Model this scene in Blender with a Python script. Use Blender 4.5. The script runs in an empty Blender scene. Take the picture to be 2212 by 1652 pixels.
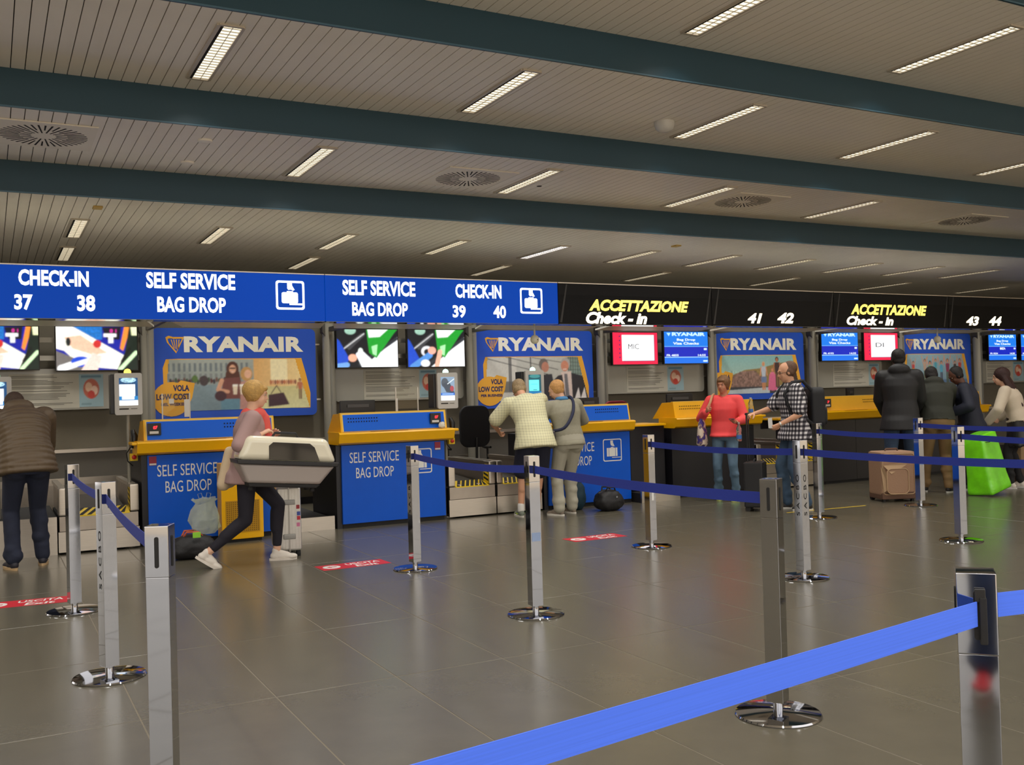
import bpy, bmesh, math, random
import numpy as np
from mathutils import Vector, Matrix, Euler

random.seed(7)
SC = bpy.context.scene
COL = SC.collection
R_ = math.radians

# ------------------------------------------------------------------ camera
F_PX, CAM_H = 2118.98, 1.40
YAW, PITCH, ROLL = R_(28.1224), R_(0.7634), R_(-1.6131)
fw = np.array([math.sin(YAW)*math.cos(PITCH), math.cos(YAW)*math.cos(PITCH), math.sin(PITCH)])
rt = np.array([math.cos(YAW), -math.sin(YAW), 0.0]); up = np.cross(rt, fw)
c_r = math.cos(ROLL)*rt + math.sin(ROLL)*up
c_u = -math.sin(ROLL)*rt + math.cos(ROLL)*up
cd = bpy.data.cameras.new('camera'); cam = bpy.data.objects.new('camera', cd); COL.objects.link(cam)
cd.sensor_fit = 'HORIZONTAL'; cd.sensor_width = 36.0; cd.lens = 36.0*F_PX/2212.0
cd.clip_start = 0.02; cd.clip_end = 200
M4 = Matrix(((c_r[0], c_u[0], -fw[0], 0), (c_r[1], c_u[1], -fw[1], 0), (c_r[2], c_u[2], -fw[2], CAM_H), (0, 0, 0, 1)))
cam.matrix_world = M4
SC.camera = cam

def ray(x, y):
    return c_r*(x-1106) - c_u*(y-826) + fw*F_PX
def onY(x, y, Y):
    """world X, Z of a measured point of the photograph that lies in the upright plane at depth Y"""
    d = ray(x, y); t = Y/d[1]
    return d[0]*t, CAM_H + d[2]*t

# ------------------------------------------------------------------ world, view
w = bpy.data.worlds.new('world'); SC.world = w; w.use_nodes = True
bg = w.node_tree.nodes['Background']
bg.inputs[0].default_value = (1.0, 0.94, 0.87, 1); bg.inputs[1].default_value = 1.7
SC.view_settings.view_transform = 'Standard'; SC.view_settings.look = 'None'
SC.view_settings.gamma = 1.0; SC.view_settings.use_curve_mapping = False
SC.view_settings.exposure = 0.12
LAMP = 1.05           # glow of the ceiling light diffusers seen through their louvres
LAMP_W = 14.0        # light each fitting sends down through the louvre
SC.cycles.use_denoising = True
SC.cycles.max_bounces = 6; SC.cycles.diffuse_bounces = 4; SC.cycles.glossy_bounces = 4
SC.cycles.sample_clamp_indirect = 6.0

# ------------------------------------------------------------------ materials
def lin(c):
    if isinstance(c, str):
        c = tuple(int(c[i:i+2], 16) for i in (0, 2, 4))
    return tuple(((v/255)/12.92 if v/255 <= 0.04045 else ((v/255+0.055)/1.055)**2.4) for v in c)
MATS = {}
def mat(name, col=(128, 128, 128), rough=0.5, metal=0.0, emit=0.0, ecol=None, spec=0.5, var=0.0, vscale=8.0,
        bump=0.0, bscale=60.0, coat=0.0, trans=0.0, stretch=None):
    if name in MATS: return MATS[name]
    m = bpy.data.materials.new(name); m.use_nodes = True
    nt = m.node_tree; N = nt.nodes; L = nt.links
    b = N['Principled BSDF']
    c = lin(col)
    b.inputs['Base Color'].default_value = (*c, 1)
    b.inputs['Roughness'].default_value = rough; b.inputs['Metallic'].default_value = metal
    b.inputs['Specular IOR Level'].default_value = spec
    b.inputs['Coat Weight'].default_value = coat; b.inputs['Coat Roughness'].default_value = 0.08
    b.inputs['Transmission Weight'].default_value = trans
    if emit:
        b.inputs['Emission Color'].default_value = (*lin(ecol or col), 1); b.inputs['Emission Strength'].default_value = emit
    if var or bump:
        tc = N.new('ShaderNodeTexCoord'); mp = N.new('ShaderNodeMapping'); L.new(tc.outputs['Object'], mp.inputs[0])
        if stretch: mp.inputs['Scale'].default_value = stretch
    if var:
        nz = N.new('ShaderNodeTexNoise'); nz.inputs['Scale'].default_value = vscale; nz.inputs['Detail'].default_value = 4
        L.new(mp.outputs[0], nz.inputs['Vector'])
        mr = N.new('ShaderNodeMapRange'); mr.inputs['From Min'].default_value = 0.25; mr.inputs['From Max'].default_value = 0.75
        mr.inputs['To Min'].default_value = 1-var; mr.inputs['To Max'].default_value = 1+var
        L.new(nz.outputs['Fac'], mr.inputs['Value'])
        mx = N.new('ShaderNodeVectorMath'); mx.operation = 'SCALE'; mx.inputs[0].default_value = c
        L.new(mr.outputs[0], mx.inputs['Scale']); L.new(mx.outputs[0], b.inputs['Base Color'])
    if bump:
        nb = N.new('ShaderNodeTexNoise'); nb.inputs['Scale'].default_value = bscale; nb.inputs['Detail'].default_value = 3
        L.new(mp.outputs[0], nb.inputs['Vector'])
        bp = N.new('ShaderNodeBump'); bp.inputs['Strength'].default_value = bump; bp.inputs['Distance'].default_value = 0.01
        L.new(nb.outputs['Fac'], bp.inputs['Height']); L.new(bp.outputs[0], b.inputs['Normal'])
    MATS[name] = m
    return m

def mat_check(name, base, line, pitch, frac, second=None, rough=0.8, back=False):
    """woven check: lines of `line` colour every pitch metres across and up (object coordinates)"""
    m = mat(name, base, rough, var=0.06)
    nt = m.node_tree; N = nt.nodes; L = nt.links; b = N['Principled BSDF']
    tc = N.new('ShaderNodeTexCoord'); sp = N.new('ShaderNodeSeparateXYZ'); L.new(tc.outputs['Object'], sp.inputs[0])
    outs = []
    ad = N.new('ShaderNodeMath'); ad.operation = 'ADD'; L.new(sp.outputs['X'], ad.inputs[0]); L.new(sp.outputs['Y'], ad.inputs[1])
    for src in (sp.outputs['X'] if back else ad.outputs[0], sp.outputs['Z']):
        d = N.new('ShaderNodeMath'); d.operation = 'DIVIDE'; d.inputs[1].default_value = pitch; L.new(src, d.inputs[0])
        f = N.new('ShaderNodeMath'); f.operation = 'FRACT'; L.new(d.outputs[0], f.inputs[0])
        l = N.new('ShaderNodeMath'); l.operation = 'LESS_THAN'; l.inputs[1].default_value = frac; L.new(f.outputs[0], l.inputs[0])
        outs.append(l.outputs[0])
    a = N.new('ShaderNodeMath'); a.operation = 'ADD'; L.new(outs[0], a.inputs[0]); L.new(outs[1], a.inputs[1])
    mu = N.new('ShaderNodeMath'); mu.operation = 'MULTIPLY'; mu.inputs[1].default_value = 0.5; L.new(a.outputs[0], mu.inputs[0])
    cr = N.new('ShaderNodeValToRGB'); L.new(mu.outputs[0], cr.inputs[0])
    cr.color_ramp.interpolation = 'CONSTANT'
    cr.color_ramp.elements[0].color = (*lin(base), 1); cr.color_ramp.elements[0].position = 0
    cr.color_ramp.elements[1].color = (*lin(second or line), 1); cr.color_ramp.elements[1].position = 0.4
    e = cr.color_ramp.elements.new(0.9); e.color = (*lin(line), 1)
    L.new(cr.outputs[0], b.inputs['Base Color'])
    return m

def mat_print(name, emit=0.0, rough=0.45):
    """flat print or screen picture: colour stored per point of a fine grid"""
    if name in MATS: return MATS[name]
    m = bpy.data.materials.new(name); m.use_nodes = True
    nt = m.node_tree; N = nt.nodes; L = nt.links; b = N['Principled BSDF']
    at = N.new('ShaderNodeAttribute'); at.attribute_name = 'print'
    b.inputs['Roughness'].default_value = rough
    if emit:
        b.inputs['Base Color'].default_value = (0.01, 0.01, 0.01, 1)
        L.new(at.outputs['Color'], b.inputs['Emission Color']); b.inputs['Emission Strength'].default_value = emit
    else:
        L.new(at.outputs['Color'], b.inputs['Base Color'])
    MATS[name] = m
    return m

# ------------------------------------------------------------------ mesh builder
class MB:
    def __init__(s): s.v = []; s.f = []
    def add(s, v, f):
        o = len(s.v); s.v += [tuple(p) for p in v]; s.f += [tuple(i+o for i in q) for q in f]; return s
    def box(s, x0, x1, y0, y1, z0, z1):
        v = [(x0,y0,z0),(x1,y0,z0),(x1,y1,z0),(x0,y1,z0),(x0,y0,z1),(x1,y0,z1),(x1,y1,z1),(x0,y1,z1)]
        return s.add(v, [(0,3,2,1),(4,5,6,7),(0,1,5,4),(1,2,6,5),(2,3,7,6),(3,0,4,7)])
    def hexa(s, b, t):
        """eight corners: bottom ring b and top ring t, counter-clockwise from above"""
        return s.add(list(b)+list(t), [(0,3,2,1),(4,5,6,7),(0,1,5,4),(1,2,6,5),(2,3,7,6),(3,0,4,7)])
    def prism(s, poly, a, b, axis='y'):
        """closed polygon of (u, v) extruded from a to b along axis"""
        n = len(poly)
        def P(u, v, w_):
            return {'y': (u, w_, v), 'x': (w_, u, v), 'z': (u, v, w_)}[axis]
        v = [P(u, q, a) for u, q in poly] + [P(u, q, b) for u, q in poly]
        f = [tuple(range(n)), tuple(range(2*n-1, n-1, -1))] + [(i, i+n, (i+1) % n+n, (i+1) % n) for i in range(n)]
        return s.add(v, f)
    def lathe(s, prof, cx=0, cy=0, n=24):
        """profile of (radius, z) from bottom to top"""
        v = []; f = []
        for r, z in prof:
            for i in range(n):
                a = 2*math.pi*i/n; v.append((cx+r*math.cos(a), cy+r*math.sin(a), z))
        for k in range(len(prof)-1):
            for i in range(n):
                j = (i+1) % n; f.append((k*n+i, k*n+j, (k+1)*n+j, (k+1)*n+i))
        f.append(tuple(range(n-1, -1, -1))); f.append(tuple(range((len(prof)-1)*n, len(prof)*n)))
        return s.add(v, f)
    def tube(s, pts, r, n=8, flat=None):
        """swept round (or flat: (w, h)) tube through pts"""
        pts = [Vector(p) for p in pts]; v = []; f = []; m = len(pts)
        rs = r if isinstance(r, (list, tuple)) else [r]*m
        prev = None
        for k, p in enumerate(pts):
            t = (pts[min(k+1, m-1)]-pts[max(k-1, 0)]).normalized()
            if prev is None:
                ref = Vector((0, 0, 1)) if abs(t.z) < 0.9 else Vector((1, 0, 0))
                a = t.cross(ref).normalized()
            else:
                a = (prev - t*prev.dot(t)).normalized()
            prev = a; b = t.cross(a)
            for i in range(n):
                an = 2*math.pi*i/n
                v.append(p + a*math.cos(an)*rs[k] + b*math.sin(an)*rs[k])
        for k in range(m-1):
            for i in range(n):
                j = (i+1) % n; f.append((k*n+i, k*n+j, (k+1)*n+j, (k+1)*n+i))
        f.append(tuple(range(n-1, -1, -1))); f.append(tuple(range((m-1)*n, m*n)))
        return s.add(v, f)
    def ribbon(s, pts, h, th, up_=(0, 0, 1)):
        """upright band through pts (centre line), height h, thickness th"""
        v = []; f = []; m = len(pts); U = Vector(up_)
        for k, p in enumerate(pts):
            p = Vector(p); t = (Vector(pts[min(k+1, m-1)])-Vector(pts[max(k-1, 0)])).normalized()
            nrm = t.cross(U).normalized()*th/2; uu = U*h/2
            v += [p-nrm-uu, p+nrm-uu, p+nrm+uu, p-nrm+uu]
        for k in range(m-1):
            for i in range(4):
                j = (i+1) % 4; f.append((k*4+i, k*4+j, k*4+4+j, k*4+4+i))
        f.append((3, 2, 1, 0)); f.append(tuple(range((m-1)*4, m*4)))
        return s.add(v, f)
    def ellipsoid(s, c, r, n=14, m=9, rot=None):
        v = []; f = []; c = Vector(c)
        for k in range(1, m):
            ph = math.pi*k/m
            for i in range(n):
                a = 2*math.pi*i/n
                q = Vector((r[0]*math.sin(ph)*math.cos(a), r[1]*math.sin(ph)*math.sin(a), -r[2]*math.cos(ph)))
                if rot: q = rot @ q
                v.append(c+q)
        t0 = Vector((0, 0, -r[2])); t1 = Vector((0, 0, r[2]))
        if rot: t0 = rot @ t0; t1 = rot @ t1
        v += [c+t0, c+t1]; B, T = len(v)-2, len(v)-1
        for k in range(m-2):
            for i in range(n):
                j = (i+1) % n; f.append((k*n+i, k*n+j, (k+1)*n+j, (k+1)*n+i))
        for i in range(n):
            j = (i+1) % n; f.append((B, j, i)); f.append((T, (m-2)*n+i, (m-2)*n+j))
        return s.add(v, f)
    def build(s, name, material, parent=None, smooth=False, bevel=0.0, kind=None, seg=2):
        me = bpy.data.meshes.new(name); me.from_pydata([tuple(p) for p in s.v], [], s.f); me.update()
        if bevel:
            bm = bmesh.new(); bm.from_mesh(me)
            bmesh.ops.remove_doubles(bm, verts=bm.verts, dist=1e-5)
            es = [e for e in bm.edges if len(e.link_faces) == 2 and e.calc_face_angle(0) > 0.5]
            bmesh.ops.bevel(bm, geom=es, offset=bevel, segments=seg, profile=0.6, affect='EDGES', clamp_overlap=True)
            bm.to_mesh(me); bm.free()
        if smooth or bevel:
            for p in me.polygons: p.use_smooth = True
            try: me.set_sharp_from_angle(angle=R_(38))
            except Exception: pass
        me.materials.append(material)
        o = link(name, me, parent, kind)
        if bevel:
            wn = o.modifiers.new('flat_faces', 'WEIGHTED_NORMAL'); wn.keep_sharp = True; wn.weight = 80
        return o

def link(name, me, parent=None, kind=None):
    o = bpy.data.objects.new(name, me); COL.objects.link(o)
    if parent is not None: o.parent = parent
    if kind: o['kind'] = kind
    return o
def thing(name, label, cat, loc=(0, 0, 0), rz=0.0, group=None):
    o = bpy.data.objects.new(name, None); o.empty_display_size = 0.1; COL.objects.link(o)
    o.location = loc; o.rotation_euler = (0, 0, rz)
    return tag(o, label, cat, group)
def tag(o, label, cat, group=None):
    o['label'] = label; o['category'] = cat
    if group: o['group'] = group
    return o
def copy_tree(o, parent=None):
    c = o.copy(); COL.objects.link(c)
    if parent is not None: c.parent = parent
    for ch in list(o.children): copy_tree(ch, c)
    return c
def MB_box(*a): return MB().box(*a)

# ------------------------------------------------------------------ lettering
_TXT = {}
def text_geo(body, bold=0.0, shear=0.0, spacing=1.0):
    key = (body, bold, shear, spacing)
    if key in _TXT: return _TXT[key]
    cu = bpy.data.curves.new('lettering', 'FONT'); cu.body = body; cu.size = 1.0; cu.offset = bold; cu.shear = shear
    cu.space_character = spacing; cu.resolution_u = 3; cu.align_x = 'CENTER'; cu.space_line = 1.0
    o = bpy.data.objects.new('lettering', cu); COL.objects.link(o)
    bpy.context.view_layer.update()
    dg = bpy.context.evaluated_depsgraph_get()
    me = bpy.data.meshes.new_from_object(o.evaluated_get(dg))
    v = [tuple(p.co) for p in me.vertices]; f = [tuple(p.vertices) for p in me.polygons]
    bpy.data.objects.remove(o); bpy.data.curves.remove(cu); bpy.data.meshes.remove(me)
    a = np.array(v); lo = a.min(0); hi = a.max(0)
    a = (a-lo)/np.maximum(hi-lo, 1e-6)
    _TXT[key] = (a, f); return _TXT[key]
def put_text(mb, body, o, r, u, w_, h, bold=0.0, shear=0.0, spacing=1.0):
    """letters filling w_ x h from corner o along unit vectors r (right) and u (up); flat"""
    a, f = text_geo(body, bold, shear, spacing)
    o = Vector(o); r = Vector(r); u = Vector(u)
    mb.add([o + r*(p[0]*w_) + u*(p[1]*h) for p in a], f)
    return mb
def poly_flat(mb, pts, o, r, u):
    o = Vector(o); r = Vector(r); u = Vector(u)
    mb.add([o+r*p[0]+u*p[1] for p in pts], [tuple(range(len(pts)))])
    return mb
def rrect(x0, x1, y0, y1, rad, n=5):
    p = []
    for cx, cy, a0 in ((x1-rad, y0+rad, -90), (x1-rad, y1-rad, 0), (x0+rad, y1-rad, 90), (x0+rad, y0+rad, 180)):
        for i in range(n+1):
            a = R_(a0+90*i/n); p.append((cx+rad*math.cos(a), cy+rad*math.sin(a)))
    return p

# ------------------------------------------------------------------ print canvas
class Canvas:
    """a small painter for flat prints and screens; y runs downward, all coordinates 0..1"""
    def __init__(s, nx, ny, col, ss=3):
        s.nx, s.ny, s.ss = nx, ny, ss
        s.W, s.H = nx*ss, ny*ss
        s.a = np.ones((s.H, s.W, 3))*np.array(lin(col))
        yy, xx = np.mgrid[0:s.H, 0:s.W]; s.x = (xx+0.5)/s.W; s.y = (yy+0.5)/s.H
    def fill(s, m, col, al=1.0):
        m = m.astype(float)*al; s.a = s.a*(1-m[..., None]) + np.array(lin(col))*m[..., None]; return s
    def rect(s, x0, y0, x1, y1, col, al=1.0): return s.fill((s.x >= x0) & (s.x < x1) & (s.y >= y0) & (s.y < y1), col, al)
    def ell(s, cx, cy, rx, ry, col, al=1.0, rot=0):
        c, q = math.cos(rot), math.sin(rot); asp = s.H/s.W
        dx = (s.x-cx); dy = (s.y-cy)*asp
        u = dx*c+dy*q; v = -dx*q+dy*c
        return s.fill((u/rx)**2+(v/(ry*asp))**2 < 1, col, al)
    def poly(s, pts, col, al=1.0):
        m = np.zeros(s.x.shape, bool); n = len(pts)
        for i in range(n):
            x0, y0 = pts[i]; x1, y1 = pts[(i+1) % n]
            if y0 == y1: continue
            c = ((s.y >= min(y0, y1)) & (s.y < max(y0, y1)) & (s.x < (x1-x0)*(s.y-y0)/(y1-y0)+x0)); m ^= c
        return s.fill(m, col, al)
    def line(s, x0, y0, x1, y1, wd, col, al=1.0):
        asp = s.H/s.W; dx, dy = x1-x0, (y1-y0)*asp; L2 = dx*dx+dy*dy+1e-12
        t = np.clip(((s.x-x0)*dx+(s.y-y0)*asp*dy)/L2, 0, 1)
        d = np.hypot(s.x-x0-t*dx, (s.y-y0)*asp-t*dy); return s.fill(d < wd/2, col, al)
    def grad(s, x0, y0, x1, y1, c0, c1, vert=True):
        m = (s.x >= x0) & (s.x < x1) & (s.y >= y0) & (s.y < y1)
        t = ((s.y-y0)/(y1-y0) if vert else (s.x-x0)/(x1-x0))[..., None]
        g = np.array(lin(c0))*(1-t)+np.array(lin(c1))*t
        s.a = np.where(m[..., None], g, s.a); return s
    def noise(s, amt, seed=1, cells=40, x0=0, y0=0, x1=1, y1=1):
        rg = np.random.RandomState(seed); ny = max(2, int(cells*s.H/s.W)); g = rg.rand(ny, cells)
        iy = np.clip((s.y*ny).astype(int), 0, ny-1); ix = np.clip((s.x*cells).astype(int), 0, cells-1)
        m = ((s.x >= x0) & (s.x < x1) & (s.y >= y0) & (s.y < y1))
        s.a = np.where(m[..., None], s.a*(1+amt*(g[iy, ix][..., None]*2-1)), s.a); return s
    def soft(s, n=2, k=2):
        for _ in range(n):
            p = np.pad(s.a, ((k, k), (k, k), (0, 0)), 'edge'); H, W = s.a.shape[:2]
            s.a = sum(p[i:i+H, j:j+W] for i in (0, k, 2*k) for j in (0, k, 2*k))/9
        return s
    def text(s, body, x0, y0, x1, y1, col, bold=0.02, shear=0):
        a, f = text_geo(body, bold, shear)
        for q in f:
            s.poly([(x0+a[i][0]*(x1-x0), y1-a[i][1]*(y1-y0)) for i in q], col)
        return s
    def person(s, cx, top, h, hair, skin, top_c, leg, arms_up=False):
        w_ = h*0.13*s.H/s.W*1.0
        s.rect(cx-w_*.55, top+h*.5, cx-w_*.08, top+h, leg); s.rect(cx+w_*.08, top+h*.5, cx+w_*.55, top+h, leg)
        s.poly([(cx-w_*.9, top+h*.18), (cx+w_*.9, top+h*.18), (cx+w_*.6, top+h*.52), (cx-w_*.6, top+h*.52)], top_c)
        if arms_up:
            s.line(cx-w_*.8, top+h*.2, cx-w_*1.5, top-h*.12, w_*.35, skin); s.line(cx+w_*.8, top+h*.2, cx+w_*1.4, top-h*.12, w_*.35, skin)
        else:
            s.line(cx-w_*.85, top+h*.2, cx-w_*1.2, top+h*.48, w_*.35, skin); s.line(cx+w_*.85, top+h*.2, cx+w_*1.2, top+h*.48, w_*.35, skin)
        s.ell(cx, top+h*.08, w_*.55, h*.085, hair); s.ell(cx, top+h*.1, w_*.38, h*.065, skin); return s
    def build(s, name, o, r, u, w_, h, material, parent=None, mask=None):
        px = s.a.reshape(s.ny, s.ss, s.nx, s.ss, 3).mean((1, 3))
        nx, ny = s.nx, s.ny; o = np.array(o, float); r = np.array(r, float); u = np.array(u, float)
        gx, gy = np.meshgrid(np.linspace(0, 1, nx), np.linspace(0, 1, ny))
        V = o + gx.reshape(-1, 1)*w_*r + (1-gy).reshape(-1, 1)*h*u
        idx = np.arange(nx*ny).reshape(ny, nx)
        Fq = np.stack([idx[1:, :-1], idx[1:, 1:], idx[:-1, 1:], idx[:-1, :-1]], -1).reshape(-1, 4)
        if mask is not None:
            cx = (gx[:-1, :-1]+gx[1:, 1:]).reshape(-1)/2; cy = (gy[:-1, :-1]+gy[1:, 1:]).reshape(-1)/2
            Fq = Fq[mask(cx, cy)]
        me = bpy.data.meshes.new(name); me.from_pydata(V.tolist(), [], Fq.tolist()); me.update()
        at = me.color_attributes.new('print', 'FLOAT_COLOR', 'POINT')
        cc = np.ones((nx*ny, 4), np.float32); cc[:, :3] = px.reshape(-1, 3)
        at.data.foreach_set('color', cc.ravel())
        me.materials.append(material)
        return link(name, me, parent)
# ------------------------------------------------------------------ material set
tile_m = mat('floor_tile', (95, 90, 77), 0.25, var=0.07, vscale=5, bump=0.03, bscale=30, spec=0.7)
grout_m = mat('grout', (118, 110, 95), 0.6)
slat_m = mat('ceiling_slat', (240, 234, 224), 0.45, var=0.03, vscale=2)
cavity_m = mat('ceiling_cavity', (52, 44, 36), 0.9)
riser_m = mat('riser_teal', (30, 66, 82), 0.45, var=0.06, vscale=1.2)
rim_m = mat('riser_rim', (70, 105, 125), 0.35)
diff_m = mat('light_diffuser', (255, 244, 214), 0.4, emit=LAMP, ecol=(255, 246, 228))
diff_b = mat('light_diffuser_new', (255, 250, 245), 0.4, emit=LAMP*2.2, ecol=(240, 240, 255))
louv_m = mat('louvre', (190, 184, 168), 0.35, 0.5)
ltrim_m = mat('light_trim', (190, 180, 165), 0.4)
dark_m = mat('dark_gap', (22, 18, 15), 0.9)
wallg_m = mat('wall_grey', (104, 98, 84), 0.75, var=0.05, vscale=1.5)
chrome_m = mat('chrome', (184, 186, 192), 0.05, 1.0)
steel_m = mat('brushed_steel', (200, 192, 180), 0.33, 1.0, var=0.07, vscale=6, stretch=(1, 1, 30))
steel_d = mat('worn_steel', (178, 168, 156), 0.42, 0.9, var=0.1, vscale=5)
alu_m = mat('column_paint', (150, 147, 136), 0.4, 0.2)
bl_m = mat('counter_blue', (4, 86, 204), 0.35, var=0.03, spec=.3)
bl_f = mat('counter_blue_facing', (0, 94, 220), 0.28, spec=.35)
ye_m = mat('counter_yellow', (246, 184, 4), 0.32, var=0.03)
yl_m = mat('yellow_edge', (238, 200, 90), 0.4)
bk_m = mat('laminate_black', (22, 21, 27), 0.4)
bkr_m = mat('rubber_black', (26, 25, 25), 0.75)
bkg_m = mat('plastic_black', (20, 20, 22), 0.35)
wh_m = mat('plastic_white', (206, 204, 200), 0.4)
letter_m = mat('letter_white', (226, 226, 222), 0.5)
red_m = mat('red_plastic', (200, 28, 30), 0.4)
redf_m = mat('floor_sticker_red', (196, 32, 48), 0.5)
belt_n = mat('belt_navy', (34, 52, 150), 0.75, var=0.05, vscale=80)
belt_b = mat('belt_blue_lit', (74, 118, 250), 0.75, var=0.09, vscale=8, stretch=(.2, .2, 40))  # near belts: the stronger light on them is put into the colour
led_m = mat('led_red', (255, 30, 40), emit=5.0)
glassn_m = mat('frosted_panel', (150, 148, 138), 0.22, spec=0.6)
paper_m = mat('paper', (188, 184, 170), 0.8)
inkg_m = mat('ink_grey', (105, 102, 96), 0.8)
hazy_m = mat('hazard_yellow', (240, 205, 30), 0.5)
signblue_m = mat('sign_blue', (0, 34, 100), 0.35, emit=0.5, ecol=(0, 80, 205), spec=.12)
signblk_m = mat('sign_black', (5, 5, 7), 0.25, spec=.1)
lit_w = mat('lit_white', (255, 255, 255), emit=1.9, ecol=(250, 252, 255))
lit_y = mat('lit_yellow', (255, 225, 90), emit=1.7, ecol=(255, 226, 96))
lit_c = mat('lit_cream', (255, 245, 215), emit=1.9, ecol=(255, 240, 205))
prt_m = mat_print('print_paper'); scr_m = mat_print('screen_picture', 1.25)
soffit_m = mat('soffit_trim', (240, 236, 216), 0.4)

# ------------------------------------------------------------------ floor: tiles 0.61 x 1.205 m
GX, GY, TX, TY = -0.64, 1.06, 0.6075, 1.205
fl = MB_box(-24, 27, -2.6, 15.6, -0.06, -0.0015).build('floor', grout_m, kind='structure')
MB_box(-24, 27, -26, -2.6, -0.06, 0).build('floor', mat('rear_floor_bounce', (222, 204, 176), .6), kind='structure')  # unseen pale floor, added to bounce light up to the ceiling
g = 0.0035
tme = MB().hexa([(g, g, -.0012), (TX-g, g, -.0012), (TX-g, TY-g, -.0012), (g, TY-g, -.0012)], [(g+.001, g+.001, 0), (TX-g-.001, g+.001, 0), (TX-g-.001, TY-g-.001, 0), (g+.001, TY-g-.001, 0)])
t0 = tme.build('tile', tile_m, fl); tmesh = t0.data; first = True
rest = MB()
for i in range(-38, 45):
    for j in range(-3, 12):
        x, y = GX+i*TX, GY+j*TY
        d = x*.47+y*.88
        inview = (-0.5 < x+TX) and (x < 1.45*(y+TY)+.3) and 1.0 <= y < 10.9 and i < 30 and x >= -0.7
        if inview:
            if first: t0.location = (x, y, 0); first = False
            else:
                o = t0.copy(); COL.objects.link(o); o.location = (x, y, 0); o.parent = fl
        else:
            if x < -24 or x+TX > 26.9 or y < -2.6 or y+TY > 15.6: continue
            rest.add([(x+g, y+g, 0), (x+TX-g, y+g, 0), (x+TX-g, y+TY-g, 0), (x+g, y+TY-g, 0), (x+g, y+g, -.004), (x+TX-g, y+g, -.004), (x+TX-g, y+TY-g, -.004), (x+g, y+TY-g, -.004)],
                     [(0, 1, 2, 3), (0, 4, 5, 1), (1, 5, 6, 2), (2, 6, 7, 3), (3, 7, 4, 0)])
rest.build('tiles_beyond', tile_m, fl, kind='stuff')

# ------------------------------------------------------------------ stepped slatted ceiling
SECT = [(10.29, 15.5, 3.44, 21.5), (8.47, 10.29, 3.74, 16), (6.65, 8.47, 4.04, 13.5), (4.83, 6.65, 4.34, 11), (-1.0, 4.83, 4.64, 9)]
for k, (y0, y1, z, xm) in enumerate(SECT):
    x0 = -0.6 if k < 4 else -6.0
    c = MB_box(-9, 27, y0, y1, z+.05, z+.09).build('ceiling', cavity_m, kind='structure')
    y1s = y1-.022 if k else y1
    sb = MB_box(0.0035, 0.0965, y0+.002, y1s, z, z+.02)
    rs = MB(); lim = {0: 9.0, 1: 9.0, 2: 8.6, 3: 8.0}.get(k, -99)
    s0 = None; n = int((xm-x0)/.1)
    for i in range(n):
        x = x0+i*.1
        if x < lim:
            if s0 is None: s0 = sb.build('slat', slat_m, c); s0.location = (x, 0, 0)
            else:
                o = s0.copy(); COL.objects.link(o); o.location = (x, 0, 0); o.parent = c
        else: rs.box(x+.0035, x+.0965, y0+.002, y1s, z, z+.02)
    rs.box(xm, 27, y0+.002, y1s, z, z+.02); rs.box(-9, x0, y0+.002, y1s, z, z+.02)
    rs.build('slats_beyond', slat_m, c, kind='stuff')
for k, (y, zl) in enumerate([(10.29, 3.44), (8.47, 3.74), (6.65, 4.04), (4.83, 4.34)]):
    r = MB_box(-9, 27, y-.02, y, zl-.002, zl+.35).build('trim_%d' % (k+1), riser_m, kind='structure')
    MB_box(-9, 27, y-.026, y-.02, zl-.004, zl+.008).build('edge_strip', rim_m, r)

# ------------------------------------------------------------------ recessed ceiling lights
def make_light(bright=False):
    t = thing('ceiling_light', 'x', 'light')
    W, Ln = .17, 1.24
    f = MB()
    for a in ((-W/2-.015, -W/2+.012, -Ln/2, Ln/2), (W/2-.012, W/2+.01, -Ln/2, Ln/2), (-W/2, W/2, -Ln/2-.015, -Ln/2+.012), (-W/2, W/2, Ln/2-.012, Ln/2+.015)):
        f.box(a[0], a[1], a[2], a[3], -.014, 0)
    f.build('frame', ltrim_m, t)
    MB_box(-W/2+.004, -W/2+.034, -Ln/2+.013, Ln/2-.013, -.012, -.001).build('shadow_strip', dark_m, t)  # black strip draws the shade of the recess beside the diffuser
    MB_box(-W/2+.036, W/2-.014, -Ln/2+.014, Ln/2-.014, -.006, -.001).build('diffuser', diff_b if bright else diff_m, t)
    l = MB()
    for i in range(20):
        y = -Ln/2+.04+i*(Ln-.08)/19; l.box(-W/2+.036, W/2-.014, y-.003, y+.003, -.014, -.007)
    l.box(.009, .013, -Ln/2+.014, Ln/2-.014, -.014, -.007)
    l.build('louvre', louv_m, t)
    ld = bpy.data.lights.new('lamp_glow', 'AREA'); ld.shape = 'RECTANGLE'; ld.size = W-.06; ld.size_y = Ln-.04; ld.energy = LAMP_W*(1.3 if bright else 1); ld.spread = R_(125)
    ld.color = (1.0, .965, .90) if not bright else (.95, .95, 1.0)
    lo = bpy.data.objects.new('lamp_glow', ld); COL.objects.link(lo); lo.parent = t; lo.location = (.01, 0, -.018)
    return t
ORD = ['first', 'second', 'third', 'fourth', 'fifth', 'sixth', 'seventh', 'eighth', 'ninth', 'tenth', 'eleventh', 'twelfth', 'thirteenth', 'fourteenth', 'fifteenth']
rows = [
    ('in the field at the top edge', 4.34, 5.74, [5.15, 7.56]),
    ('above the second teal band', 4.04, 7.52, [1.55, 3.95, 6.38, 8.75, 11.14]),
    ('in the field with the vents', 3.74, 9.35, [2.81, 5.25, 7.61, 9.99]),
    ('in the lowest field, front row', 3.44, 12.12, [.92+1.53*i for i in range(11)]),
    ('in the back row above the signs', 3.44, 14.15, [.93, 4.12, 7.2, 10.3, 13.28, 16.29, 19.32]),
]
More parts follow.
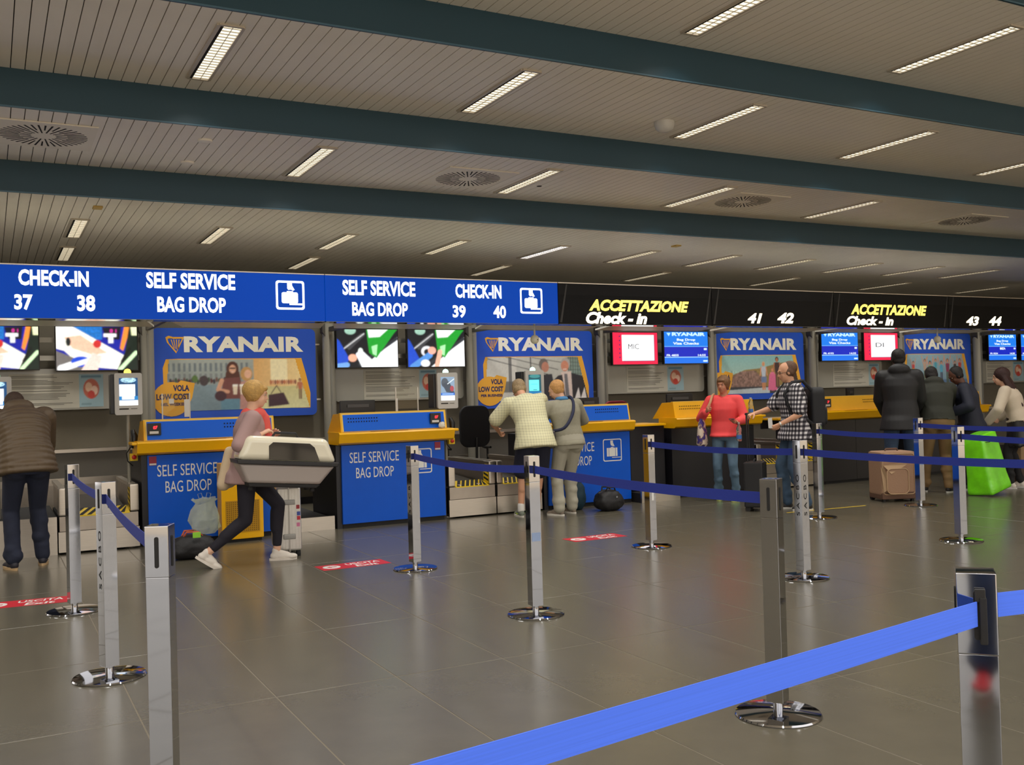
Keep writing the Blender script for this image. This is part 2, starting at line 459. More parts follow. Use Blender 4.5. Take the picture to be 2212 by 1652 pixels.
L0 = None
for nm, z, y, xs in rows:
    for i, x in enumerate(xs):
        br = (z == 3.44 and y < 13 and i == 4)
        if L0 is None: o = L0 = make_light()
        elif br: o = make_light(True)
        else: o = copy_tree(L0)
        o.location = (x, y, z)
        lab = 'slim ceiling light, %s from the left %s' % (ORD[i], nm)
        if br: lab = 'slim ceiling light glowing bluish white, brightest of the front row above the signs'
        tag(o, lab, 'light', 'slim louvred lights recessed in the ceiling')
k = 0
for z, y, xs in [(4.34, 5.74, [-2.1, .3]), (4.04, 7.52, [-3.3, -.9]), (3.74, 9.35, [-2.0]), (3.44, 12.12, [-2.1, -.6]),
                 (4.64, 3.9, [-1.3, 1.2, 3.7, 6.1]), (4.64, 2.0, [-2.1, .3, 2.7, 5.1]), (4.64, .1, [-1.3, 1.2, 3.7])]:
    for x in xs:
        o = copy_tree(L0); o.location = (x, y, z)
        tag(o, 'slim louvred ceiling light outside the view of the camera', 'light', 'ceiling lights out of view')

# air diffusers, sensors and speaker discs
def make_vent():
    t = thing('ceiling_vent', 'x', 'vent')
    p = MB(); p.box(-.4, .4, -.42, .42, -.012, 0); p.build('plate', mat('vent_plate', (232, 225, 212), 0.5), t, bevel=.003)
    s = MB()
    for i in range(40):
        a = 2*math.pi*i/40; ca, sa = math.cos(a), math.sin(a)
        r0 = .10 if i % 2 else .19
        for (ra, rb, hw) in ((r0, .345, .0055),):
            s.hexa([(ra*ca+hw*sa, ra*sa-hw*ca, -.0135), (rb*ca+hw*sa*1.4, rb*sa-hw*ca*1.4, -.0135), (rb*ca-hw*sa*1.4, rb*sa+hw*ca*1.4, -.0135), (ra*ca-hw*sa, ra*sa+hw*ca, -.0135)],
                   [(ra*ca+hw*sa, ra*sa-hw*ca, -.012), (rb*ca+hw*sa*1.4, rb*sa-hw*ca*1.4, -.012), (rb*ca-hw*sa*1.4, rb*sa+hw*ca*1.4, -.012), (ra*ca-hw*sa, ra*sa+hw*ca, -.012)])
    s.build('vane_slots', dark_m, t)
    return t
V0 = None
for i, (x, y, lab) in enumerate([(.46, 9.22, 'square ceiling air vent with radial slots at the left edge'), (4.57, 9.42, 'square ceiling air vent with radial slots above the blue signs, beside a light'),
                     (8.33, 9.36, 'square ceiling air vent with radial slots, third from the left'), (12.44, 9.33, 'square ceiling air vent with radial slots farthest to the right')]):
    if V0 is None: o = V0 = make_vent()
    else: o = copy_tree(V0)
    o.location = (x, y, 3.74); tag(o, lab, 'vent', 'square radial vents in the ceiling')
disc = MB().lathe([(.03, -.02), (.06, -.016), (.065, 0)], n=20)
for (x, y, z, lab, m) in [(1.74, 8.9, 3.74, 'small round ceiling disc, upper of the two left of the light', slat_m), (1.74, 9.77, 3.74, 'small round ceiling disc, lower of the two left of the light', slat_m),
                          (5.5, 9.51, 3.74, 'small dark round hole in the ceiling right of a light', dark_m)]:
    o = disc.build('ceiling_disc', m, smooth=True); o.location = (x, y, z)
    if m == dark_m: o.scale = (.45, .45, .2)
    tag(o, lab, 'disc')
o = MB().lathe([(.0, -.1), (.05, -.095), (.085, -.07), (.1, -.03), (.1, 0)], n=24).build('smoke_detector', wh_m, smooth=True)
o.location = (5.9, 7.72, 4.04); tag(o, 'white round detector dome on the ceiling between two lights', 'detector')
for x, y, lab in ((1.02, 10.75, 'small yellowish square marker on the ceiling above the left lights'), (8.55, 11.0, 'small yellowish square marker on the ceiling right of the brightest light')):
    o = MB_box(-.045, .045, -.06, .06, -.02, 0).build('ceiling_marker', mat('marker', (190, 160, 90), .6), bevel=.004); o.location = (x, y, 3.44); tag(o, lab, 'marker')

# ------------------------------------------------------------------ walls
WY = 13.25
wall = MB_box(-3, 24, WY, WY+.15, 0, 2.95).build('wall_back', wallg_m, kind='structure')
MB_box(-3, 26.8, 15.5, 15.62, 0, 3.53).build('wall_far', wallg_m, kind='structure')
MB_box(26.8, 27, -26, 15.6, 0, 5.0).build('wall_right', mat('wall_pale_bounce', (236, 228, 212), .7), kind='structure')  # unseen side wall, made pale to bounce light
# low unseen wall added behind the camera to tint what the chrome reflects
MB_box(-24, 27, -26.3, -26, 0, 2.4).build('wall_rear_added', mat('wall_tan', (206, 184, 150), .7), kind='structure')
MB_box(-9.2, -9, -1, 15.6, 0, 4.7).build('wall_left_added', mat('wall_pale_bounce', (236, 228, 212), .7), kind='structure')  # unseen wall, added to calm reflections, pale to bounce light onto the ceiling
b = MB_box(-3, 24, WY-.03, WY, .0, .09).build('baseboard_back', bk_m, kind='structure')
# low steel ledge along the wall behind the desks
MB_box(-3, 24, WY-.25, WY-.001, .86, .9).build('trim_6', steel_m, kind='structure')
MB_box(-3, 24, WY-.2, WY-.001, .45, .86).build('trim_7', mat('apron_grey', (110, 106, 98), .5, .3), kind='structure')

# columns in front of the wall
CX = [1.77, 4.12, 6.28, 8.57, 10.78, 13.1, 15.35, 17.6]
for i, x in enumerate(CX):
    t = thing('column', ['pale grey round column left of the first airline poster', 'pale grey column between the first airline poster and the green-picture screens',
        'pale grey round column right of the green-picture screens', 'pale grey column right of the second airline poster', 'pale grey column left of the third airline poster',
        'pale grey column right of the third airline poster', 'pale grey column left of the fourth airline poster', 'pale grey column right of the fourth airline poster'][i], 'column', (x, 13.0, 0), 0, 'round columns in front of the back wall')
    MB().lathe([(.085, 0), (.085, 2.6)], n=24).build('shaft', alu_m, t, smooth=True)
    MB_box(-.012, .012, -.1, -.084, .2, 2.3).build('cable_channel', mat('channel', (120, 118, 110), .5), t)
    MB().prism([(-.1, 2.5), (-.1, 2.34), (-.02, 2.2), (.02, 2.2), (.02, 2.5)], -.06, .06, 'y').build('bracket', mat('bracket_dark', (70, 66, 60), .5), t)
    # tie rods to the sign above
    MB_box(-.025, .025, -2.2, -.1, 2.34, 2.4).build('cantilever_arm', mat('bracket_dark', (70, 66, 60), .5), t)

# soffit strips under the signs
for i, (a, b_) in enumerate([(-.6, 1.5), (1.72, 3.42), (3.5, 5.3), (5.42, 7.18), (7.3, 9.2), (9.35, 11.4), (11.5, 13.3), (13.45, 15.3)]):
    o = MB().prism([(a, 10.62), (b_, 10.62), (b_-.02, 10.85), (b_+.16, 11.6), (a+.25, 11.6), (a, 10.85)], 2.285, 2.305, 'z').build('soffit_panel', soffit_m)
    tag(o, 'pale soffit panel under the overhead signs, %s from the left' % ORD[i], 'panel', 'soffit panels behind the signs')

# ------------------------------------------------------------------ overhead signs
SY = 10.40
def sign_box(label, x0, x1, blue, z0=2.27, z1=2.785):
    t = thing('overhead_sign', label, 'sign', ((x0+x1)/2, SY, z0), 0)
    h = z1-z0; w2 = (x1-x0)/2
    MB_box(-w2+.004, w2-.004, .02, .2, 0, h).build('housing', bkg_m, t)
    MB_box(-w2+.004, w2-.004, 0, .02, 0, h-.012).build('face', signblue_m if blue else signblk_m, t)
    MB_box(-w2+.004, w2-.004, -.006, .2, h-.011, h).build('top_rim', steel_m, t)
    MB_box(-w2+.01, w2-.01, .0, .2, -.006, -.001).build('glossy_underside', mat('gloss_under', (18, 18, 20), .04, spec=.9), t)
    if not blue:
        MB_box(-w2+.01, w2-.01, -.001, -.0005, h-.15, h-.02).build('upper_band', mat('sign_black_band', (14, 14, 17), .3, spec=.12), t)
        for s in (-w2+.02, w2-.12):
            MB().add([(s+.1, -.002, h-.02), (s+.12, -.002, h-.02), (s+.03, -.002, .02), (s+.0, -.002, .02)], [(0, 1, 2, 3)]).build('diagonal_joint', mat('joint_grey', (26, 26, 28), .4), t)
    return t, x0, x1, z0
def sign_text(sg, body, px0, pyb, px1, pyt, m, bold=.03, shear=0.0, spacing=1.0, name='lettering'):
    """letters between two measured corners of the sign face"""
    t, x0, x1, z0 = sg; cx = (x0+x1)/2
    X0, Zb = onY(px0, pyb, SY); X1, _ = onY(px1, pyb, SY); _, Zt = onY(px0, pyt, SY)
    mb = MB(); put_text(mb, body, (X0-cx, -.0035, Zb-z0), (1, 0, 0), (0, 0, 1), X1-X0, Zt-Zb, bold, shear, spacing)
    return mb.build(name, m, t)
def bag_icon(mb, cx, cz, s, y=-.0035, th=.07):
    """square frame with a hand lowering a suitcase"""
    O, Rr, U = (cx-s/2, y, cz-s/2), (s, 0, 0), (0, 0, s)
    q = lambda pts: poly_flat(mb, pts, O, Rr, U)
    a = rrect(0, 1, 0, 1, .09, 4); b_ = rrect(th, 1-th, th, 1-th, .06, 4); n = len(a)
    o = len(mb.v); P = [Vector(O)+Vector(Rr)*p[0]+Vector(U)*p[1] for p in a+b_]
    mb.add(P, [(i, (i+1) % n, (i+1) % n+n, i+n) for i in range(n)])
    q(rrect(.2, .77, .22, .6, .06, 3))
    q([(.38, .6), (.38, .64), (.6, .64), (.6, .6)])
    q([(.4, 1-th), (.57, 1-th), (.57, .84), (.4, .84)])
    q([(.4, .84), (.57, .84), (.62, .75), (.66, .69), (.6, .66), (.52, .7), (.44, .68), (.4, .74)])
    q([(.47, .16), (.94, .16), (.94, .22), (.47, .22)])
    return mb
sg = sign_box('backlit blue sign reading CHECK-IN 37 38 and SELF SERVICE BAG DROP', -.75, 3.27, True)
sign_text(sg, 'CHECK-IN', 40, 616, 192, 581, lit_w, .035, name='lettering')
sign_text(sg, '37', 31, 669, 71, 635, lit_w, .035)
sign_text(sg, '38', 167, 672, 206, 637, lit_w, .035)
sign_text(sg, 'SELF SERVICE', 316, 622, 508, 587, lit_w, .03)
sign_text(sg, 'BAG DROP', 340, 674, 488, 640, lit_w, .03)
mb = MB(); bag_icon(mb, 2.885-(-.75+3.27)/2, 2.545-2.27, .31); mb.build('bag_icon', lit_w, sg[0])
sg = sign_box('backlit blue sign reading SELF SERVICE BAG DROP and CHECK-IN 39 40', 3.27, 6.235, True)
sign_text(sg, 'SELF SERVICE', 740, 637, 897, 604, lit_w, .03)
sign_text(sg, 'BAG DROP', 761, 682, 881, 652, lit_w, .03)
sign_text(sg, 'CHECK-IN', 984, 643, 1083, 613, lit_w, .03)
sign_text(sg, '39', 978, 686, 1006, 659, lit_w, .03)
sign_text(sg, '40', 1066, 687, 1093, 660, lit_w, .03)
mb = MB(); bag_icon(mb, 5.855-(3.27+6.235)/2, 2.545-2.27, .31); mb.build('bag_icon', lit_w, sg[0])
sg = sign_box('black sign with glowing yellow ACCETTAZIONE Check - in, beside the blue signs', 6.235, 8.65, False)
sign_text(sg, 'ACCETTAZIONE', 1272, 671, 1488, 646, lit_y, .045, .28)
sign_text(sg, 'Check - in', 1266, 699, 1398, 673, lit_c, .045, .28)
sg = sign_box('black sign with the glowing numbers 41 and 42, between the two yellow-lettered signs', 8.65, 10.92, False)
sign_text(sg, '41', 1615, 698, 1647, 676, lit_c, .045, .28); sign_text(sg, '42', 1679, 698, 1715, 675, lit_c, .045, .28)
sg = sign_box('black sign with smaller glowing yellow ACCETTAZIONE Check - in, toward the right', 10.92, 13.41, False)
sign_text(sg, 'ACCETTAZIONE', 1838, 679, 2002, 656, lit_y, .045, .28)
sign_text(sg, 'Check - in', 1829, 702, 1930, 682, lit_c, .045, .28)
sg = sign_box('black sign cut by the right edge, glowing numbers 43 and 44', 13.41, 15.75, False)
sign_text(sg, '43', 2087, 703, 2115, 683, lit_c, .045, .28); sign_text(sg, '44', 2136, 703, 2164, 683, lit_c, .045, .28)

# ------------------------------------------------------------------ airline posters on the wall
PY = 13.08
def harp(mb, o, s):
    """winged harp emblem"""
    q = lambda pts: poly_flat(mb, pts, o, (s, 0, 0), (0, 0, s))
    q([(.0, .95), (.18, 1.05), (.45, .98), (.42, .88), (.25, .9), (.12, .86)])
    q([(.42, .98), (1.08, .98), (.95, .88), (.42, .86)])
    q([(.0, .95), (.12, .86), (.2, .6), (.08, .66)])
    q([(.08, .66), (.2, .6), (.62, .12), (.6, 0)])
    q([(1.08, .98), (.95, .88), (.68, .3), (.6, 0)])
    for i in range(4):
        x = .3+i*.15; q([(x, .82), (x+.06, .82), (x+.5*(.62-x)+.04, .3-i*.02), (x+.5*(.62-x), .3-i*.02)])
    return mb
gold_m = mat('print_gold', (232, 168, 50), .5); navyp_m = mat('print_navy', (18, 32, 90), .5); postb_m = mat('poster_blue', (24, 78, 190), .45)
cream_m = mat('print_cream', (240, 236, 218), .5)
def poster(label, px0, pyt, px1, pyb, paint, badge, txt):
    x0, zt = onY(px0, pyt, PY); x1, zb = onY(px1, pyb, PY); zt2 = 2.385; 
    W = x1-x0; H = 1.17
    t = thing('poster', label, 'poster', (x0, PY, zt2-H), 0, 'blue airline posters on the back wall')
    MB().prism(rrect(0, W, 0, H, .07), 0, .03, 'y').build('board', postb_m, t)
    for s in (-.06, W):
        for zz in (.2, .95): MB_box(s, s+.06, .01, .025, zz, zz+.02).build('fixing', steel_m, t)
    mb = MB(); harp(mb, (.16, -.002, .845), .215); mb.build('harp_emblem', gold_m, t)
    mb = MB(); put_text(mb, 'RYANAIR', (.385, -.002, .86), (1, 0, 0), (0, 0, 1), W-.385-.17, .205, .05, 0, 1.05); mb.build('airline_name', cream_m, t)
    # gold sliver behind the picture, then the picture itself (flat print with slanted right side)
    mb = MB(); poly_flat(mb, [(.13, .16), (.12, .66), (.16, .77), (.3, .775), (W-.3, .775), (W-.2, .775), (W-.14, .55), (W-.085, .3), (W-.09, .1), (W-.2, .1)], (0, -.0015, 0), (1, 0, 0), (0, 0, 1)); mb.build('gold_swoosh', gold_m, t)
    pw, ph = W-.13-.11, .66
    cv = Canvas(170, 64, (150, 160, 165)); paint(cv); cv.soft(2, 1)
    def mask(cx, cy):
        right = 1-.10*(1-cy)-.0
        left = .02+.03*np.maximum(0, .3-cy)
        return (cx < right) & (cx > left)
    cv.build('picture', (.14, -.003, .105), (1, 0, 0), (0, 0, 1), pw, ph, prt_m, t, mask)
    bx, bz = .22 if badge != 3 else .13, .26
    mb = MB(); pts = []
    for i in range(22):
        a = R_(70+i*290/22); pts.append((bx+.23*math.cos(a), bz+.22*math.sin(a)))
    pts += [(bx+.255, bz+.02), (bx+.29, bz+.2), (bx+.12, bz+.24)]
    poly_flat(mb, [(.7*0+p[0], p[1]) for p in pts], (0, -.0045, 0), (1, 0, 0), (0, 0, 1)); mb.build('badge', gold_m, t)
    mb = MB()
    for body, x, z, w_, h in txt:
        put_text(mb, body, (bx+x, -.006, bz+z), (1, 0, 0), (0, 0, 1), w_, h, .04)
    mb.build('badge_lettering', navyp_m, t)
    return t
def paint1(c):
    c.grad(0, 0, 1, .62, (165, 172, 165), (140, 150, 150)); c.grad(0, .5, 1, 1, (130, 150, 158), (120, 140, 150))
    for i in range(16): c.rect(.02+i*.035, .08, .035+i*.035, .24, (110, 122, 128))
    for i in range(16): c.rect(.02+i*.035, .28, .035+i*.035, .40, (125, 132, 132))
    c.grad(.6, 0, 1, .55, (226, 176, 110), (244, 220, 160), False); c.rect(.72, 0, .84, .5, (250, 236, 190)); c.grad(.58, .55, 1, 1, (206, 196, 140), (226, 222, 170), True)
    for i in range(26): c.ell(.04+i*.018, .42+.02*math.sin(i*2.1), .009, .05, [(60, 50, 60), (110, 80, 70), (60, 80, 60), (90, 40, 40)][i % 4])
    c.ell(.26, .42, .03, .10, (70, 58, 60)); c.ell(.2, .38, .02, .07, (90, 120, 60))
    for i in range(12): c.ell(.72+i*.016, .47, .008, .05, [(190, 110, 70), (210, 150, 110), (150, 90, 70)][i % 3])
    c.person(.93, .4, .42, (90, 50, 30), (190, 130, 90), (190, 110, 80), (110, 60, 40))
    # two women with paper cups and bags
    c.ell(.455, .2, .042, .15, (84, 44, 32)); c.poly([(.41, .25), (.50, .25), (.52, .6), (.39, .6)], (84, 44, 32))
    c.ell(.455, .2, .024, .085, (224, 170, 140)); c.rect(.436, .17, .474, .2, (50, 30, 26)); c.rect(.447, .245, .463, .255, (240, 220, 210))
    c.poly([(.39, .38), (.5, .36), (.54, .8), (.37, .8)], (118, 66, 62)); c.line(.38, .42, .355, .6, .03, (214, 160, 130)); c.line(.355, .6, .42, .64, .026, (214, 160, 130))
    c.poly([(.37, .78), (.5, .78), (.5, 1), (.37, 1)], (100, 140, 160)); c.ell(.37, .72, .04, .10, (70, 40, 50))
    c.ell(.55, .3, .042, .14, (196, 150, 90)); c.ell(.56, .3, .025, .085, (232, 180, 150)); c.poly([(.51, .45), (.6, .42), (.64, 1), (.5, 1)], (190, 140, 130))
    for x in (.452, .50): c.poly([(x, .5), (x+.036, .5), (x+.03, .7), (x+.006, .7)], (232, 214, 190)); c.rect(x, .5, x+.036, .54, (250, 245, 235))
    c.poly([(.7, .72), (.81, .68), (.85, .92), (.70, .96)], (70, 44, 54)); c.line(.72, .7, .76, .54, .006, (70, 44, 54)); c.line(.79, .68, .76, .54, .006, (70, 44, 54))
    c.noise(.06, 3, 80)
def paint2(c):
    c.grad(0, 0, 1, 1, (196, 196, 186), (170, 168, 158)); c.poly([(0, 0), (.3, 0), (.3, 1), (0, 1)], (206, 204, 194)); c.rect(0, .55, .4, .8, (120, 118, 112))
    for x in (.225, .24, .43): c.rect(x, 0, x+.012, .8, (96, 96, 96))
    c.line(0, .02, .62, .42, .006, (60, 60, 60)); c.line(.2, 0, .7, .3, .006, (60, 60, 60)); c.line(.45, .02, .9, .2, .005, (60, 60, 60))
    c.rect(.8, 0, 1, .65, (130, 150, 140))
    for i in range(9): c.rect(.80+i*.024, 0, .805+i*.024, .65, (70, 80, 76)); c.line(.78, .03+i*.09, 1, .08+i*.08, .004, (70, 80, 76))
    c.ell(.56, .18, .045, .14, (110, 104, 100)); c.ell(.575, .24, .036, .12, (190, 130, 108)); c.poly([(.5, .42), (.64, .4), (.68, 1), (.46, 1)], (44, 44, 52))
    c.ell(.775, .16, .046, .13, (176, 172, 168)); c.ell(.768, .22, .038, .125, (210, 140, 112)); c.rect(.75, .285, .785, .3, (245, 235, 225))
    c.poly([(.73, .36), (.83, .34), (.86, 1), (.72, 1)], (216, 196, 186)); c.poly([(.76, .4), (.79, .4), (.81, .98), (.77, .98)], (110, 108, 112))
    c.poly([(.74, .42), (.7, .44), (.63, .6), (.62, 1), (.77, 1)], (44, 40, 46)); c.poly([(.83, .38), (.95, .46), (1, 1), (.84, 1)], (40, 38, 44))
    c.poly([(.86, .98), (.9, .72), (.92, .98)], (230, 224, 220)); c.poly([(.92, .98), (.96, .72), (.98, .98)], (226, 220, 216)); c.noise(.05, 4, 80)
def paint3(c):
    c.grad(0, 0, 1, .5, (140, 190, 190), (165, 196, 186)); c.poly([(.1, .55), (.3, .38), (.5, .34), (.7, .22), (1, .14), (1, 1), (.1, 1)], (150, 126, 76))
    c.poly([(.1, .6), (.25, .42), (.42, .4), (.52, .6), (.5, .85), (.1, .9)], (140, 110, 100)); c.noise(.45, 8, 60, .1, .4, .5, .9)
    c.rect(0, .82, 1, 1, (60, 62, 70)); c.poly([(.05, .9), (.6, .84), (.6, 1), (.05, 1)], (190, 200, 206)); c.poly([(.88, .3), (1, .22), (1, .8), (.86, .8)], (70, 50, 40))
    c.person(.53, .17, .74, (214, 180, 140), (220, 150, 110), (190, 200, 214), (214, 140, 100)); c.rect(.5, .56, .565, .72, (110, 130, 170))
    c.person(.64, .34, .6, (190, 130, 90), (220, 150, 110), (226, 120, 160), (226, 120, 160)); c.poly([(.6, .5), (.68, .5), (.7, .92), (.58, .92)], (222, 110, 150))
    c.person(.7, .05, .8, (60, 40, 34), (190, 120, 84), (70, 50, 50), (100, 70, 60)); c.noise(.05, 5, 80)
def paint4(c):
    c.grad(0, 0, 1, 1, (150, 180, 190), (120, 150, 170)); c.rect(0, .75, 1, 1, (90, 120, 160))
    for i, x in enumerate([.12, .3, .38, .47, .56, .66, .78, .86]):
        c.person(x, .2-.06*(i % 2), .55 + .1*(i % 3), [(60, 40, 30), (120, 80, 50)][i % 2], (210, 150, 120), [(200, 80, 80), (190, 160, 140), (110, 170, 130), (80, 160, 180), (90, 170, 200), (140, 60, 90), (70, 60, 60), (190, 70, 60)][i], [(60, 60, 90), (80, 90, 60)][i % 2], True)
    c.noise(.05, 6, 80)
poster('blue airline poster with two women holding paper cups', 328, 713, 685, 893, paint1, 1, [('VOLA', .02, .10, .20, .08), ('LOW COST', -.185, -.01, .41, .08), ('NEL WEEKEND', -.13, -.085, .35, .04)])
poster('blue airline poster with two laughing men in suits', 1026, 720, 1283, 880, paint2, 2, [('VOLA', .02, .10, .20, .08), ('LOW COST', -.185, -.01, .41, .08), ('PER BUSINESS', -.15, -.085, .36, .04)])
poster('blue airline poster with a family walking by the sea', 1539, 722, 1739, 858, paint3, 3, [('VOLA', .02, .10, .2, .08), ('LOW COST', -.12, -.01, .35, .08), ('IN FAMIGLIA', -.12, -.085, .32, .04)])
poster('blue airline poster with a jumping crowd, farthest right', 1943, 724, 2100, 850, paint4, 4, [('VOLA', .02, .10, .20, .08), ('LOW COST', -.185, -.01, .41, .08), ('IN GRUPPO', -.13, -.085, .33, .04)])

# ------------------------------------------------------------------ screens
def tv_tag(c, off=0.0, second=False):      # hands fixing a bag tag, video of a bag drop
    c.rect(0, 0, 1, 1, (10, 26, 150)); c.rect(.2, 0, .56, .3, (20, 110, 190)); c.noise(.2, 2, 60, .2, 0, .56, .3)
    c.poly([(0, 0), (.2, 0), (.85, .68), (.76, .98), (.3, .9), (.1, .55), (0, .5)], (255, 252, 236))
    c.poly([(.1, .25), (.3, .2), (.62, .6), (.45, .65), (.2, .5)], (244, 190, 160)); c.ell(.5, .4, .05, .09, (200, 40, 40))
    c.poly([(.56, .02), (.8, .0), (.78, .3), (.62, .3)], (10, 8, 24)); c.rect(.58, .16, .74, .24, (250, 250, 250)); c.rect(.64, .24, .7, .38, (240, 240, 240)); c.text('0 1', .66, .06, .74, .14, (255, 60, 180))
    c.poly([(.84, 0), (.92, 0), (.82, .56), (.78, .5)], (250, 140, 50)); c.poly([(.9, .0), (1, 0), (1, 1), (.74, 1), (.84, .6)], (14, 30, 22))
    c.poly([(.92, 0), (1, 0), (1, .2), (.93, .2)], (240, 246, 190)); c.line(.98, .6, .78, .98, .05, (210, 246, 190)); c.line(.9, .5, .8, .8, .03, (4, 10, 8))
    c.poly([(0, .55), (.2, .7), (.5, .95), (.5, 1), (0, 1)], (110, 104, 100)); c.line(.06, .95, .45, .72, .09, (255, 255, 255)); c.ell(.3, .8, .12, .12, (20, 70, 200)); c.line(.08, .95, .45, .74, .06, (250, 250, 255))
    c.poly([(.44, .6), (.56, .68), (.5, 1), (.3, 1)], (250, 214, 200)); c.ell(.15, .35, .03, .1, (20, 30, 30))
def tv_green(c, second=False):
    c.rect(0, 0, 1, 1, (12, 14, 22)); c.poly([(.4, 1), (.95, .3), (1, .2), (1, 1)], (250, 252, 255)); c.line(.36, .92, .98, .25, .05, (40, 44, 50))
    c.poly([(.48, .0), (1, 0), (.94, .1), (.64, .76), (.52, .62)], (20, 150, 40)); c.poly([(.5, .0), (.84, 0), (.7, .2), (.52, .22)], (240, 255, 244)); c.poly([(.56, .45), (.66, .4), (.64, .7), (.58, .65)], (170, 240, 170))
    c.poly([(.12, .45), (.4, .1), (.46, .16), (.2, .55)], (60, 60, 64)); c.line(.12, .5, .44, .12, .02, (190, 190, 190)); c.ell(.22, .04, .09, .1, (150, 190, 170))
    c.poly([(0, .25), (.04, .3), (.2, .78), (.1, 1), (0, 1)], (20, 70, 190))
    if not second:
        c.poly([(.3, .65), (.38, .52), (.6, .85), (.64, 1), (.4, 1)], (236, 240, 244)); c.ell(.25, .75, .07, .1, (236, 170, 140)); c.line(.02, .96, .16, .93, .08, (110, 160, 220)); c.ell(.38, .58, .04, .09, (230, 240, 230))
    else:
        c.ell(.33, .58, .1, .14, (220, 220, 224)); c.ell(.33, .6, .05, .08, (20, 20, 24)); c.line(.08, 1, .38, .68, .1, (80, 140, 210)); c.ell(.42, .56, .07, .1, (238, 170, 150)); c.line(.5, .98, .56, .6, .08, (238, 176, 150)); c.ell(.3, .9, .08, .1, (230, 230, 235))
def tv_red(c, s='MIC'):
    c.rect(0, 0, 1, 1, (236, 24, 66)); c.rect(.22, .1, .93, .9, (60, 20, 80)); c.rect(.2, .08, .92, .88, (255, 255, 255))
    for i in range(6): c.rect(.14, .1+i*.13, .165, .15+i*.13, (70, 20, 90))
    c.text(s, .34, .36, .58, .52, (40, 40, 50), .0)
def tv_blue(c, code='FR 4855', tm='14:55', extra=None):
    c.rect(0, 0, 1, .47, (16, 112, 214)); c.rect(0, .47, 1, .8, (8, 32, 170)); c.rect(0, .8, 1, 1, (18, 104, 214)); c.rect(0, .79, 1, .81, (170, 220, 255)); c.rect(0, .46, 1, .475, (120, 190, 250))
    c.poly([(.06, .05), (.15, .05), (.11, .15)], (170, 220, 255)); c.text('RYANAIR', .18, .03, .94, .14, (190, 228, 255), .05)
    c.text('Bag Drop', .29, .22, .71, .31, (226, 240, 255), .03); c.text('Visa Checks', .2, .33, .79, .41, (226, 240, 255), .03)
    c.text(code, .05, .71, .32, .77, (226, 240, 255), .03); c.text(tm, .76, .71, .94, .77, (226, 240, 255), .03)
    if extra: c.text(extra, .4, .51, .6, .59, (240, 248, 255), .04)
    c.rect(.9, .52, .97, .58, (200, 220, 255)); c.rect(.88, .9, .98, .95, (200, 230, 255))
TY_ = 12.93
def screen(label, px0, px1, pyt, pyb, paint, group):
    x0, zt = onY(px0, pyt, TY_); x1, zb = onY(px1, pyb, TY_); W, H = x1-x0, .52 if zt-zb > .5 else zt-zb
    H = zt-zb
    t = thing('display_screen', label, 'screen', ((x0+x1)/2, TY_, zb), 0, group)
    MB_box(-W/2-.012, W/2+.012, .002, .06, -.012, H+.012).build('bezel', bkg_m, t, bevel=.004)
    cv = Canvas(120, 70, (0, 0, 0)); paint(cv)
    if paint in (tv_tag, tv_green) or 'green crate' in label: cv.noise(.10, 11, 70); cv.soft(2, 2)
    cv.build('picture', (-W/2, -.001, 0), (1, 0, 0), (0, 0, 1), W, H, scr_m, t)
    MB_box(-.1, .1, .06, .15, H/2-.1, H/2+.1).build('wall_mount', steel_m, t)
    return t
gA = 'display screens hanging below the signs'
screen('screen at the left edge showing a bag tag being attached', -90, 84, 704, 797, tv_tag, gA)
screen('wide screen showing hands fixing a bag tag, beside the first column', 120, 297, 705, 798, tv_tag, gA)
screen('left screen of the pair showing a green crate video', 727, 860, 711, 792, tv_green, gA)
screen('right screen of the pair showing a green crate video', 880, 1004, 712, 791, lambda c: tv_green(c, True), gA)
screen('red-bordered screen with a white page, right of the second poster', 1323, 1421, 718, 786, tv_red, gA)
screen('blue flight information screen next to the larger red-bordered screen', 1434, 1530, 716, 784, tv_blue, gA)
screen('blue flight information screen left of the smaller red-bordered screen', 1774, 1854, 718, 778, lambda c: tv_blue(c, 'FR 4193', '14:35'), gA)
screen('smaller red-bordered screen with a white page left of the fourth poster', 1866, 1940, 719, 777, lambda c: tv_red(c, 'DI'), gA)
screen('blue flight information screen marked IBIZA near the right edge', 2135, 2196, 722, 777, lambda c: tv_blue(c, 'FR 9254', '14:30', 'IBIZA'), gA)
screen('blue flight information screen cut by the right edge', 2205, 2266, 722, 777, tv_blue, gA)
# rails the screens hang from
for i, (a, b_) in enumerate([(-90, 312), (700, 1015), (1295, 1535), (1755, 1950), (2112, 2300)]):
    xa, xb = onY(a, 750, 13.02)[0], onY(b_, 750, 13.02)[0]
    t = thing('screen_rail', 'pair of pale steel rails carrying the screens, %s bay from the left' % ORD[i], 'rail', (xa, 13.08, 0), 0, 'steel rails behind the screens')
    for z in (1.98, 2.2): MB_box(0, xb-xa, 0, .03, z, z+.06).build('rail_bar', mat('rail_steel', (160, 158, 150), .3, .7), t)
